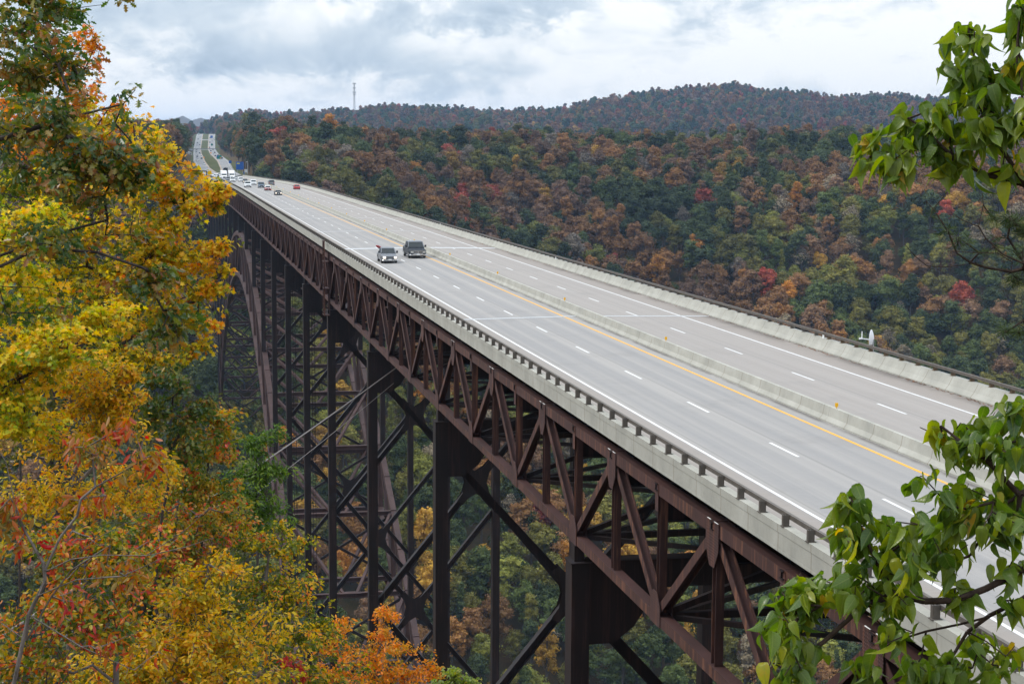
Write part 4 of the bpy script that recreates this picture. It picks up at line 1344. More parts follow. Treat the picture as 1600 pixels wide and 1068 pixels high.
def wheel(root, x, y, rad, wd=0.24, rim='galvanised'):
    mb = MB(); n = 14
    for e in (0,):
        rings = []
        for xx, rr in ((x - wd / 2, rad * 0.9), (x - wd / 2 + 0.03, rad), (x + wd / 2 - 0.03, rad), (x + wd / 2, rad * 0.9)):
            rings.append([(xx, y + math.cos(2 * math.pi * k / n) * rr, rad + math.sin(2 * math.pi * k / n) * rr) for k in range(n)])
        mb.loft(rings)
    wh = mb.build('wheel', 'black_rubber', root)
    mb = MB(); sx = 1 if x > 0 else -1
    xx = x + sx * (wd / 2 - 0.02)
    mb.loft([[(xx, y + math.cos(2 * math.pi * k / n) * rad * 0.6, rad + math.sin(2 * math.pi * k / n) * rad * 0.6) for k in range(n)],
             [(xx + sx * 0.03, y + math.cos(2 * math.pi * k / n) * rad * 0.5, rad + math.sin(2 * math.pi * k / n) * rad * 0.5) for k in range(n)]])
    mb.build('rim', rim, wh)

def vehicle(kind, paint_, lights=False, roof=None, hood=None, detail=True):
    """car, suv, van or pickup assembled from lofted sections, with its visible parts as children"""
    D = dict(car=(4.7, 1.80, 1.45, 0.33), suv=(4.8, 1.90, 1.78, 0.37), van=(5.2, 1.98, 1.85, 0.35), pickup=(5.85, 2.02, 1.93, 0.42), small_pickup=(5.0, 1.76, 1.70, 0.36), hatch=(4.2, 1.75, 1.50, 0.32))[kind]
    Lh, W, H, wr = D[0] / 2, D[1] / 2, D[2], D[3]
    pk = 'pickup' in kind
    root = empty('pickup_truck' if pk else {'van': 'van'}.get(kind, 'car'))
    z0 = wr * 0.72
    belt = H * (0.60 if not pk else 0.63)
    hoodz = belt * (0.90 if kind != 'van' else 0.98)
    fy = -Lh
    wf, wb = -Lh * 0.63, Lh * 0.62
    cowl = fy + D[0] * (0.27 if kind != 'van' else 0.17)
    # lower body
    mb = MB()
    st = [(fy, W * 0.86, z0 + 0.10, hoodz * 0.72), (fy + 0.06, W * 0.93, z0 + 0.02, hoodz * 0.88), (fy + 0.30, W * 0.98, z0, hoodz * 0.96), (cowl, W, z0, hoodz + 0.02), (cowl + 0.15, W, z0, belt)]
    if pk:
        cabe = cowl + (2.35 if kind == 'pickup' else 1.75)
        st += [(cabe, W, z0, belt), (cabe + 0.03, W * 0.985, z0, belt * 0.985), (Lh - 0.08, W * 0.985, z0, belt * 0.985), (Lh, W * 0.95, z0 + 0.12, belt * 0.97)]
    else:
        st += [(Lh * 0.72, W, z0, belt), (Lh - 0.12, W * 0.97, z0 + 0.02, belt * (0.98 if kind in ('suv', 'van', 'hatch') else 0.95)), (Lh, W * 0.88, z0 + 0.14, belt * 0.80)]
    mb.loft([ring(*s_) for s_ in st])
    body = mb.build('body', paint_, root, smooth=False)
    # bed hollow of a pickup
    if pk:
        mb = MB(); mb.box((-W * 0.82, cabe + 0.08, belt * 0.985), (W * 0.82, Lh - 0.1, belt * 0.985 + 0.012)); mb.build('bed_floor', 'plastic_black', root)
    # cabin: glasshouse, then roof, then pillars
    ce = {'car': Lh * 0.62, 'hatch': Lh * 0.90, 'suv': Lh * 0.93, 'van': Lh * 0.95}.get(kind, None)
    if pk: ce = cabe - 0.02
    ws = cowl + 0.10
    rt_f = ws + (0.72 if kind in ('car', 'hatch') else 0.55)
    rt_b = ce - (0.62 if kind == 'car' else 0.22 if not pk else 0.12)
    Wt = W * (0.74 if kind in ('car', 'hatch') else 0.80)
    hz_ = H - 0.09
    mb = MB()
    lo = [(-W * 0.93, ws, belt), (W * 0.93, ws, belt), (W * 0.93, ce, belt), (-W * 0.93, ce, belt)]
    hi = [(-Wt, rt_f, hz_), (Wt, rt_f, hz_), (Wt, rt_b, hz_), (-Wt, rt_b, hz_)]
    mb.add(lo + hi, [(0, 1, 5, 4), (1, 2, 6, 5), (2, 3, 7, 6), (3, 0, 4, 7), (4, 5, 6, 7)])
    mb.build('window_glass', 'glass_dark', root)
    mb = MB()
    rp = [(-Wt - .02, rt_f - .05, hz_ - 0.02), (Wt + .02, rt_f - .05, hz_ - 0.02), (Wt + .02, rt_b + .05, hz_ - 0.02), (-Wt - .02, rt_b + .05, hz_ - 0.02)]
    rq = [(-Wt * .88, rt_f + .16, H), (Wt * .88, rt_f + .16, H), (Wt * .88, rt_b - .12, H), (-Wt * .88, rt_b - .12, H)]
    mb.add(rp + rq, [(0, 1, 5, 4), (1, 2, 6, 5), (2, 3, 7, 6), (3, 0, 4, 7), (4, 5, 6, 7), (3, 2, 1, 0)])
    for s_ in (-1, 1):
        mb.beam((s_ * W * 0.93, ws, belt), (s_ * Wt, rt_f, hz_), 0.09, 0.09); mb.beam((s_ * W * 0.93, ce, belt), (s_ * Wt, rt_b, hz_), 0.14, 0.12)
        ym = (ws + ce) / 2 + 0.15
        mb.beam((s_ * W * 0.935, ym, belt), (s_ * (Wt + 0.005), (rt_f + rt_b) / 2 + 0.1, hz_), 0.10, 0.05, (0, 1, 0))
    mb.build('roof', roof or paint_, root)
    for x in (-1, 1):
        for y in (wf, wb):
            wheel(root, x * (W - 0.10), y, wr)
    # dark wheel arches
    mb = MB()
    for x in (-1, 1):
        for y in (wf, wb):
            n = 12; rr = wr * 1.22
            xs = (x * (W + 0.012), x * (W - 0.25))
            mb.loft([[(xx, y + math.cos(math.pi * k / n) * rr, wr + math.sin(math.pi * k / n) * rr) for k in range(n + 1)] for xx in xs])
    mb.build('wheel_arch', 'plastic_black', root)
    # front: grille, lamps, bumper, plate; rear: lamps, bumper
    gz0, gz1 = hoodz * 0.50, hoodz * 0.80
    mb = MB(); mb.box((-W * 0.50, fy - 0.03, gz0), (W * 0.50, fy + 0.08, gz1)); gr = mb.build('grille', 'trim_grey' if kind == 'small_pickup' else 'plastic_black', root)
    for s_ in (-1, 1):
        mb = MB(); mb.box((s_ * W * 0.70 - W * 0.17, fy - 0.025, gz0 + (gz1 - gz0) * 0.25), (s_ * W * 0.70 + W * 0.17, fy + 0.12, gz1)); mb.build('headlight', 'lamp_on' if lights else 'lamp_glass', root)
        mb = MB(); mb.box((s_ * W * 0.80 - W * 0.13, Lh - 0.1, belt * 0.62), (s_ * W * 0.80 + W * 0.13, Lh + 0.02, belt * 0.88)); mb.build('tail_light', 'tail_red', root)
        mb = MB(); mb.box((s_ * (W + 0.04) - 0.0, ws + 0.16, belt + 0.0), (s_ * (W + 0.04) + s_ * 0.20, ws + 0.27, belt + (0.26 if pk else 0.16))); mb.box((s_ * (W - 0.12), ws + 0.2, belt + 0.03), (s_ * (W + 0.05), ws + 0.24, belt + 0.08))
        mb.build('mirror', 'plastic_black', root)
    for y_, nm in ((fy, 'front_bumper'), (Lh, 'rear_bumper')):
        mb = MB(); e = -1 if y_ < 0 else 1
        mb.loft([ring(y_ + e * 0.09, W * 0.88, z0 + 0.06, gz0 - 0.06), ring(y_ + e * 0.02, W * 0.97, z0 + 0.03, gz0 - 0.03), ring(y_ - e * 0.22, W * 1.0, z0 + 0.04, gz0 - 0.04)])
        mb.build(nm, {'pickup': 'chrome', 'small_pickup': 'chrome'}.get(kind, paint_), root)
    mb = MB(); mb.box((-0.17, fy - 0.115, z0 + 0.12), (0.17, fy - 0.10, z0 + 0.24)); mb.build('number_plate', 'sign_white', root)
    mb = MB(); mb.box((-W * 0.80, fy + 0.18, z0 - 0.10), (W * 0.80, Lh - 0.2, z0 + 0.02)); mb.build('underbody', 'plastic_black', root)
    if kind == 'pickup':
        mb = MB(); mb.box((-W * 0.50, fy - 0.055, (gz0 + gz1) / 2 - 0.03), (W * 0.50, fy - 0.03, (gz0 + gz1) / 2 + 0.03)); mb.box((-0.035, fy - 0.058, gz0), (0.035, fy - 0.031, gz1))
        for zz in (gz0, gz1): mb.box((-W * 0.53, fy - 0.05, zz - 0.03), (W * 0.53, fy - 0.02, zz + 0.03))
        mb.build('grille_bar', 'chrome', gr)
    if hood:
        mb = MB()
        mb.add([(-W * .86, fy + .32, hoodz * .965 + .004), (W * .86, fy + .32, hoodz * .965 + .004), (W * .90, cowl - .05, hoodz + .026), (-W * .90, cowl - .05, hoodz + .026)], [(0, 1, 2, 3)])
        mb.build('hood', hood, root, fix=False)
    return root

def put(v, x, y, label, cat, group=None, away=False, z=None):
    v.location = (x, y, (crown(x) + float(bend(y)) if y < Y1 else float(road_z(y)) + 0.02) if z is None else z)
    v.rotation_euler = (0, 0, math.pi if away else 0)
    return tag(v, label, cat, group)

TR = 'traffic on the bridge'
silver = vehicle('small_pickup', 'car_silver', lights=True)
put(silver, 24.15, 188.8, 'silver pickup with headlights lit in the slow lane, red kayak tail beside its cab', 'pickup truck', TR)
dark = vehicle('pickup', 'car_charcoal', roof='car_silver')  # pale roof colour paints in the sky reflected on dark bodywork
put(dark, 28.35, 196.2, 'dark blue grey pickup with chrome bumper passing beside the median barrier', 'pickup truck', TR)
# red kayak sticking out of the silver pickup's bed past the cab
mb = MB()
kp = [((23.06, 190.2, 1.66), 0.02), ((23.14, 190.35, 1.63), 0.10), ((23.35, 190.7, 1.54), 0.15), ((23.6, 191.0, 1.40), 0.16), ((23.8, 191.25, 1.28), 0.15), ((24.0, 191.5, 1.16), 0.05)]
mb.tube([np.array(p[0]) for p in kp], [p[1] for p in kp], 10)
kayak = mb.build('kayak', 'kayak_red', smooth=True)
tag(kayak, 'red kayak lying in the silver pickup bed with its tail beside the cab roof', 'kayak')

white_pk = vehicle('pickup', 'car_white'); put(white_pk, 24.3, 533, 'white pickup in the slow lane ahead of the two white lorries', 'pickup truck', TR)
white_suv = vehicle('suv', 'car_white'); put(white_suv, 28.0, 572, 'white car in the fast lane just behind the white pickup', 'car', TR)
b_ = vehicle('suv', 'car_blue'); put(b_, 28.0, 524, 'dark blue car in the fast lane behind the red and white car', 'car', TR)
r_car = vehicle('car', 'car_red', hood='car_white', roof='car_white'); put(r_car, 28.0, 489, 'red car with a pale bonnet and roof in the fast lane', 'car', TR)
be = vehicle('car', 'car_charcoal', hood='car_beige', roof='car_beige', lights=True); put(be, 28.0, 443, 'dark car with beige bonnet leading the group along the median', 'car', TR)
g_ = vehicle('suv', 'car_grey'); put(g_, 33.9, 571, 'grey car driving away in the inner lane of the far carriageway', 'car', TR, True)
m_ = vehicle('car', 'car_red'); put(m_, 37.4, 504, 'dark red car driving away alone in the outer lane of the far carriageway', 'car', TR, True)

def lorry(cab_paint, trailer='trailer_white', ht=3.95, flat=False):
    root = empty('lorry')
    W = 1.25
    mb = MB()
    mb.loft([ring(-8.0, W * 0.80, 0.7, 1.55), ring(-7.8, W * 0.88, 0.62, 1.75), ring(-6.6, W * 0.92, 0.62, 1.95), ring(-6.5, W * 0.98, 0.62, 2.0), ring(-4.2, W * 0.98, 0.62, 2.0)])
    mb.build('bonnet', cab_paint, root)
    mb = MB()
    mb.loft([[(-W * .95, -6.45, 1.95), (W * .95, -6.45, 1.95), (W * .95, -4.1, 1.95), (-W * .95, -4.1, 1.95)], [(-W * .90, -6.05, 2.75), (W * .90, -6.05, 2.75), (W * .95, -4.1, 2.75), (-W * .95, -4.1, 2.75)],
             [(-W * .80, -5.2, 3.75), (W * .80, -5.2, 3.75), (W * .92, -4.1, 3.85), (-W * .92, -4.1, 3.85)]])
    cabn = mb.build('cab', cab_paint, root)
    mb = MB(); mb.add([(-W * .84, -6.42, 2.02), (W * .84, -6.42, 2.02), (W * .80, -6.075, 2.72), (-W * .80, -6.075, 2.72)], [(0, 1, 2, 3)]); mb.build('windscreen', 'glass_dark', cabn, fix=False)
    mb = MB(); mb.box((-0.55, -8.06, 0.85), (0.55, -7.95, 1.5)); mb.build('grille', 'plastic_black', root)
    for s_ in (-1, 1):
        mb = MB(); mb.box((s_ * 0.88 - 0.16, -8.0, 1.0), (s_ * 0.88 + 0.16, -7.75, 1.3)); mb.build('headlight', 'lamp_glass', root)
        mb = MB(); mb.box((s_ * 1.45 - 0.1, -6.3, 2.1), (s_ * 1.45 + 0.1, -6.15, 2.75)); mb.build('mirror', 'plastic_black', root)
        for y in (-7.1, -3.2, -2.0, 5.6, 6.8): wheel(root, s_ * 1.05, y, 0.5, 0.34)
    mb = MB(); mb.loft([ring(-8.12, W * 0.84, 0.42, 0.8), ring(-7.7, W * 0.98, 0.42, 0.8)]); mb.build('bumper', 'chrome', root)
    mb = MB(); mb.box((-0.5, -6.5, 0.55), (0.5, 7.4, 0.95)); mb.build('chassis', 'plastic_black', root)
    if not flat:
        mb = MB(); mb.box((-1.29, -3.6, 1.1), (1.29, 7.7, ht)); mb.box((-1.31, -3.62, 1.06), (1.31, 7.72, 1.16)); mb.box((-1.31, -3.62, ht - 0.1), (1.31, 7.72, ht + 0.02)); mb.build('trailer', trailer, root)
    else:
        mb = MB(); mb.box((-1.25, -3.6, 1.1), (1.25, 7.7, 1.3)); mb.box((-0.9, -1.5, 1.3), (0.9, 2.0, 2.6)); mb.box((-0.4, 2.0, 1.3), (0.5, 5.0, 2.1)); mb.beam((0.1, 0.5, 2.6), (0.3, 3.4, 4.0), 0.4, 0.5); mb.build('load_bed', 'car_black', root)
    return root
lo1 = lorry('car_white'); put(lo1, 24.4, 768, 'white lorry in the slow lane, the left of two side by side', 'lorry', TR)
lo2 = copy_tree(lo1); put(lo2, 28.0, 773, 'white lorry in the fast lane, the right of two side by side', 'lorry', TR)
lo3 = lorry('car_black', flat=True); put(lo3, 33.4, 1008, 'black lorry with machinery on its flat bed driving away behind the white lorries', 'lorry', TR, True)
w2 = copy_tree(white_pk); put(w2, 24.4, 662, 'white pickup right in front of the two white lorries', 'pickup truck', TR)
gy = copy_tree(g_); put(gy, 24.4, 706, 'grey car squeezed in front of the left white lorry', 'car', TR)
d2 = vehicle('car', 'car_black', lights=True); put(d2, 28.0, 634, 'black car with lit lamps in the fast lane behind the white car', 'car', TR)
w3 = copy_tree(white_suv); put(w3, 28.0, 671, 'white car behind the black car, half hidden by orange leaves', 'car', TR)
w4 = vehicle('van', 'car_white'); put(w4, 28.0, 722, 'white van in the fast lane just ahead of the right lorry', 'van', TR)
for (x, y, src_, lab, cat) in ((24.4, 800, white_suv, 'white car in the slow lane right behind the left lorry', 'car'), (24.3, 832, d2, 'black car second behind the left lorry', 'car'),
                               (24.4, 862, w4, 'white van third behind the left lorry in the queue', 'van'), (24.4, 905, white_suv, 'white car fourth behind the left lorry in the queue', 'car'),
                               (24.3, 935, white_pk, 'white pickup in the queue near the far end of the bridge', 'pickup truck'), (24.2, 1078, w4, 'white van about to come onto the bridge', 'van'),
                               (28.2, 812, gy, 'grey car in the fast lane behind the right lorry', 'car'), (28.2, 968, white_suv, 'white car coming onto the bridge in the fast lane', 'car')):
    put(copy_tree(src_), x, y, lab, cat, TR)
# far traffic on the highway: each its own small car
r = np.random.default_rng(12)
protos = {}
for nm in ('car_white', 'car_black', 'car_grey', 'car_red', 'car_maroon', 'car_silver'):
    mb = MB()
    mb.loft([ring(-2.3, 0.80, 0.3, 0.7), ring(-2.1, 0.86, 0.25, 0.85), ring(-0.9, 0.9, 0.25, 0.95), ring(2.0, 0.9, 0.25, 0.98), ring(2.3, 0.82, 0.35, 0.85)])
    mb.add([(-.84, -.9, .93), (.84, -.9, .93), (.84, 1.9, .93), (-.84, 1.9, .93), (-.68, -.2, 1.5), (.68, -.2, 1.5), (.68, 1.3, 1.5), (-.68, 1.3, 1.5)], [(0, 1, 5, 4), (1, 2, 6, 5), (2, 3, 7, 6), (3, 0, 4, 7)], 1)
    mb.add([(-.69, -.2, 1.5), (.69, -.2, 1.5), (.69, 1.3, 1.52), (-.69, 1.3, 1.52)], [(0, 1, 2, 3)], 0)
    for x in (-.78, .78):
        for y in (-1.4, 1.4): mb.tube([(x - .1, y, .33), (x + .1, y, .33)], 0.33, 10, 2)
    mb.box((-.8, -2.33, .5), (-.5, -2.25, .7), 3); mb.box((.5, -2.33, .5), (.8, -2.25, .7), 3); mb.box((-.8, 2.25, .6), (-.5, 2.34, .8), 4); mb.box((.5, 2.25, .6), (.8, 2.34, .8), 4)
    protos[nm] = mb
far_spec = []
for k, Y in enumerate([1290, 1420, 1530, 1640, 1700, 1790, 1850, 1930, 2040, 2110, 2190, 2260, 2400, 2440, 2490, 2540, 2590, 2660, 2720, 2770]):
    far_spec.append((Y, -1, ['car_white', 'car_white', 'car_black', 'car_silver', 'car_white', 'car_grey'][k % 6], k % 2))
for k, Y in enumerate([1130, 1560, 1600, 1690, 1760, 1830, 1900, 2080, 2200, 2300, 2420, 2500, 2560, 2610, 2700]):
    far_spec.append((Y, 1, ['car_black', 'car_black', 'car_grey', 'car_red', 'car_black', 'car_maroon', 'car_white'][k % 7], k % 2))
meshes = {}
WORD = dict(car_white='white', car_black='black', car_grey='grey', car_red='red', car_maroon='maroon', car_silver='silver')
far_spec.sort()
seen = {}
ORD = ['first', 'second', 'third', 'fourth', 'fifth', 'sixth', 'seventh', 'eighth', 'ninth', 'tenth', 'eleventh', 'twelfth', 'thirteenth']
for Y, sd, nm, ln in far_spec:
    if nm not in meshes:
        o = protos[nm].build('car', [nm, 'glass_dark', 'black_rubber', 'lamp_glass', 'tail_red']); meshes[nm] = o.data
    else:
        o = bpy.data.objects.new('car', meshes[nm]); COL.objects.link(o)
    x = float(road_x(Y)) + sd * (med(Y) + 2.6 + ln * 3.7)
    o.location = (x, Y, float(road_z(Y)) + 0.03); o.rotation_euler = (math.radians(0), 0, 0 if sd < 0 else math.pi)
    kx = (nm, sd); seen[kx] = seen.get(kx, -1) + 1
    tag(o, f'{ORD[seen[kx]]} {WORD[nm]} car from the bridge {"coming down" if sd < 0 else "driving up"} the far highway', 'car', 'small cars on the highway beyond the bridge')

# ------------------------------------------------------------------ signs and furniture beyond the bridge
def sign(name, label, px, py, Y, wd, ht, face, legs=2, cat='road sign', shape='rect', extra=None, faceZ=None):
    p = lineup(px, py, Y)
    gz = float(ground(p[0], Y)) - 0.3
    root = empty(name, (p[0], Y, gz)); tag(root, label, cat)
    zc = p[2] - gz
    mb = MB()
    if shape == 'diamond': mb.prism([(0, zc - ht / 2), (wd / 2, zc), (0, zc + ht / 2), (-wd / 2, zc)], 1, -0.03, 0.03)
    else: mb.box((-wd / 2, -0.03, zc - ht / 2), (wd / 2, 0.03, zc + ht / 2))
    pn = mb.build('panel', face, root)
    if extra:
        for (x0, z0, x1, z1, mt, nm) in extra:
            mb = MB(); mb.box((x0 * wd / 2, -0.04, zc + z0 * ht / 2), (x1 * wd / 2, -0.031, zc + z1 * ht / 2)); mb.build(nm, mt, pn)
    for k in range(legs):
        x = 0 if legs == 1 else (k - 0.5) * wd * 0.66
        mb = MB(); mb.box((x - 0.09, 0.035, 0), (x + 0.09, 0.2, zc + ht * 0.3)); mb.build('post', 'galvanised', root)
    return root
sign('welcome_sign', 'large blue panel with a small yellow patch beside the road at the far bridge end', 374.8, 259, 1060, 4.7, 4.9, 'sign_blue', 2, extra=[(-0.80, 0.42, -0.05, 0.72, 'sign_yellow', 'emblem')])
sign('info_sign', 'small square blue panel left of the large blue sign', 359.6, 253, 1170, 1.9, 1.9, 'sign_blue', 1)
sign('notice_board', 'white board below a lamp post right of the large blue sign', 384.5, 267, 1030, 1.9, 1.9, 'sign_white', 2)
sign('marker_sign', 'narrow blue marker left of the white board', 381.2, 270, 1020, 0.6, 1.6, 'sign_blue', 1)
sign('exit_sign', 'wide green guide sign at the exit with a blue panel at its side', 342.5, 245.5, 1480, 4.2, 3.2, 'sign_green', 2, extra=[(-1.0, 0.1, -0.45, 0.9, 'sign_blue', 'tab')])
sign('green_sign', 'small green sign halfway up the hill road', 331, 226, 2150, 2.2, 2.6, 'sign_green', 1)
sign('blue_sign', 'blue square sign near the top of the hill road', 330.6, 213.8, 2560, 3.4, 3.4, 'sign_blue', 1)
sign('orange_sign', 'orange diamond warning sign on the right of the far carriageway', 329.6, 239, 1650, 1.7, 1.7, 'sign_orange', 1, shape='diamond')
sign('orange_sign', 'orange diamond warning sign on the grass median', 318.9, 246, 1490, 1.4, 1.4, 'sign_orange', 1, shape='diamond')
sign('orange_sign', 'small orange diamond sign beside the green exit sign', 344.6, 246.5, 1440, 1.3, 1.3, 'sign_orange', 1, shape='diamond')
sign('green_sign', 'small green sign at the crest of the hill road', 319, 208.4, 2800, 2.6, 1.4, 'sign_green', 1)
p = lineup(387, 263, 1022)
lp = empty('lamp_post', (p[0], 1022, float(ground(p[0], 1022)) - 0.3)); tag(lp, 'slim grey pole with a small lamp right of the large blue sign', 'lamp post')
mb = MB(); hh = lineup(387, 250, 1022)[2] - lp.location.z; mb.tube([(0, 0, 0), (0, 0, hh)], [0.22, 0.13], 8); mb.build('pole', 'galvanised', lp)
mb = MB(); mb.box((-0.75, -0.2, hh - 1.3), (0.15, 0.2, hh - 1.0)); mb.build('lamp_head', 'sign_white', lp)
# overhead signal beam across the highway
YG = 2330
xa, xb = float(road_x(YG)) - 20, float(road_x(YG)) + 18
zr = float(road_z(YG))
gt = empty('signal_gantry', (float(road_x(YG)), YG, zr)); tag(gt, 'dark overhead beam with hanging traffic lights spanning the far highway', 'gantry')
mb = MB(); zt_ = lineup(316, 232.6, YG)[2] - zr
mb.box((-20, -0.3, zt_ - 0.45), (18, 0.3, zt_ + 0.45)); mb.build('beam', 'tower_steel', gt)
for x in (-20, 18):
    mb = MB(); mb.tube([(x, 0, -0.5), (x, 0, zt_ + 1.0)], 0.35, 8); mb.build('mast', 'tower_steel', gt)
for x in (-9, -5, 7, 11):
    mb = MB(); mb.box((x - 0.3, -0.35, zt_ - 1.7), (x + 0.3, -0.1, zt_ - 0.46)); mb.build('traffic_light', 'car_black', gt)
# roadside buildings and parked vehicles seen along the far highway
def shed(label, px, py, Y, wd, dp, ht, wallm, roofm):
    p = lineup(px, py, Y); gz = float(ground(p[0], Y)) - 0.4
    root = empty('roadside_building', (p[0], Y, gz)); tag(root, label, 'building')
    mb = MB(); mb.box((-wd / 2, 0, 0), (wd / 2, dp, ht)); wl = mb.build('wall', wallm, root)
    mb = MB(); mb.prism([(-wd / 2 - 0.4, ht + 0.003), (wd / 2 + 0.4, ht + 0.003), (0, ht + wd * 0.22)], 1, -0.4, dp + 0.4); mb.build('roof', roofm, root)
    mb = MB(); mb.box((-0.6, -0.04, 0), (0.6, -0.003, 2.3)); mb.build('door', 'roof_grey', wl)
    mb = MB(); mb.box((-wd * 0.4, -0.04, 1.1), (-wd * 0.2, -0.003, 2.2)); mb.box((wd * 0.2, -0.04, 1.1), (wd * 0.4, -0.003, 2.2)); mb.build('window', 'glass_dark', wl)
shed('white flat building left of the far highway below the overhead beam', 295.5, 238.5, 1950, 6, 9, 3.2, 'sign_white', 'sign_white')
shed('pale building beside the hill road above the overhead beam', 298.5, 226, 2200, 4.5, 8, 2.6, 'wall_pale', 'sign_white')
shed('small white building at the crest of the hill road', 310.5, 208.3, 2900, 4, 6, 1.8, 'sign_white', 'sign_white')
# white dish outside the far railing
dp = empty('dish_antenna', (42.62, 97.2, 0.0)); tag(dp, 'white dish antenna with a feed arm clamped outside the far railing', 'dish antenna')
mb = MB(); rings = []
for k in range(6):
    rr = 0.60 * k / 5 + 0.002; dep = 0.16 * (k / 5) ** 2
    rings.append([(0.30 + -dep * 0.8 - 0.0 + math.cos(2 * math.pi * j / 20) * rr * 0.42, dep * 0.5 + math.cos(2 * math.pi * j / 20) * rr * 0.45, 1.20 + math.sin(2 * math.pi * j / 20) * rr) for j in range(20)])
mb.loft(rings, close=False); rings2 = [[(x + 0.03, y + 0.02, z) for x, y, z in rg] for rg in rings]; mb.loft(rings2, close=False)
mb.build('dish', 'dish_white', dp, smooth=True)
mb = MB(); mb.tube([(0.30, 0, 0.2), (0.30, 0, 1.2)], 0.05, 8); mb.box((-0.30, -0.06, 0.16), (0.36, 0.06, 0.26)); mb.build('bracket', 'galvanised', dp)
mb = MB(); mb.tube([(0.30, 0, 1.15), (-0.45, 0.1, 1.25)], 0.035, 6); mb.box((-0.60, 0.06, 1.20), (-0.44, 0.14, 1.30)); mb.tube([(-0.42, 0.1, 1.25), (-0.42, 0.1, 1.70)], 0.03, 6); mb.build('feed_arm', 'dish_white', dp)
# lattice mast on the ridge
rv = ray(554, 226) * 3150
gz = float(ground(rv[0], rv[1]))
top = (ray(554, 130) * 3150)[2] + CAM_H
tw = empty('radio_mast', (rv[0], rv[1], gz)); tag(tw, 'tall slim radio mast with antenna rings rising above the ridge', 'radio mast')
Ht = top - gz
mb = MB()
def wd_(z): return 2.6 * (1 - z / Ht) + 0.7
legs = [(math.cos(a_) * 1.0, math.sin(a_) * 1.0) for a_ in (0.5, 2.6, 4.7)]
hs = np.linspace(0, Ht * 0.97, 22)
for (cx, cy_) in legs:
    mb.beam((cx * wd_(0), cy_ * wd_(0), 0), (cx * wd_(hs[-1]), cy_ * wd_(hs[-1]), hs[-1]), 0.6, 0.6, (0, 1, 0), w2=0.45, h2=0.45)
for i in range(21):
    for k in range(3):
        a_, b_ = legs[k], legs[(k + 1) % 3]
        p_, q_ = (a_, b_) if i % 2 else (b_, a_)
        mb.beam((p_[0] * wd_(hs[i]), p_[1] * wd_(hs[i]), hs[i]), (q_[0] * wd_(hs[i + 1]), q_[1] * wd_(hs[i + 1]), hs[i + 1]), 0.14, 0.14)
mb.build('lattice', 'tower_steel', tw)
for zf_, rr, hh in ((0.985, 2.7, 3.0), (0.90, 2.4, 2.6), (0.81, 2.8, 3.2), (0.765, 2.2, 2.2)):
    mb = MB()
    for k in range(9):
        a_ = 2 * math.pi * k / 9
        mb.tube([(math.cos(a_) * rr, math.sin(a_) * rr, Ht * zf_ - hh / 2), (math.cos(a_) * rr, math.sin(a_) * rr, Ht * zf_ + hh / 2)], 0.55, 6)
        mb.beam((0, 0, Ht * zf_), (math.cos(a_) * rr, math.sin(a_) * rr, Ht * zf_), 0.12, 0.12)
    mb.build('antenna_ring', 'antenna_panel', tw)

# ------------------------------------------------------------------ the trees at the overlook
def fold(rows):
    """leaf blade of quads from rows (y, half width, edge lift, sag)"""
    V, Fc = [], []
    for y, w_, e, s_ in rows:
        V += [(-w_, y + (0.03 if w_ else 0), e - s_), (0, y, -s_), (w_, y + (0.03 if w_ else 0), e - s_)]
    for i in range(len(rows) - 1):
        a = 3 * i
        Fc += [(a, a + 1, a + 4, a + 3), (a + 1, a + 2, a + 5, a + 4)]
    return np.array(V, float), Fc
def flat(half, lift=0.10):
    pts_ = [(x, y, lift * abs(x) * 2 - 0.16 * y * y) for x, y in half]
    left = [(-x, y, z) for x, y, z in pts_[::-1] if x > 1e-6]
    V = pts_ + left
    n = len(V); k = len(half) - 1          # index of the tip
    return np.array(V, float), [tuple(range(0, k + 1)), (0,) + tuple(range(k, n))]
LEAF = {
    'maple': flat([(0, 0), (.20, .08), (.50, .16), (.30, .36), (.54, .64), (.20, .58), (0, 1)]),
    'oak': flat([(0, 0), (.07, .16), (.26, .22), (.11, .36), (.36, .50), (.13, .60), (.27, .80), (.10, .86), (0, 1)]),
    'oval': flat([(0, 0), (.23, .28), (.25, .58), (.10, .88), (0, 1)], 0.16),
    'lance': flat([(0, 0), (.13, .25), (.16, .55), (.07, .85), (0, 1)], 0.14),
    'spray': flat([(0, 0), (.16, .2), (.09, .35), (.22, .5), (.10, .68), (.12, .8), (0, 1)], 0.05),
    'needle': flat([(0, 0), (.03, .5), (0, 1)], 0.0),
    'heart': fold([(0, .08, .01, 0), (-.03, .20, .06, .0), (.14, .30, .11, .01), (.34, .31, .12, .05), (.60, .24, .10, .13), (.84, .12, .06, .24), (1.0, .045, .02, .33), (1.16, .004, 0, .44)]),
}
RTV, FWV = np.array(rt), np.array([fw.x, fw.y, 0]); FWV = FWV / np.linalg.norm(FWV)

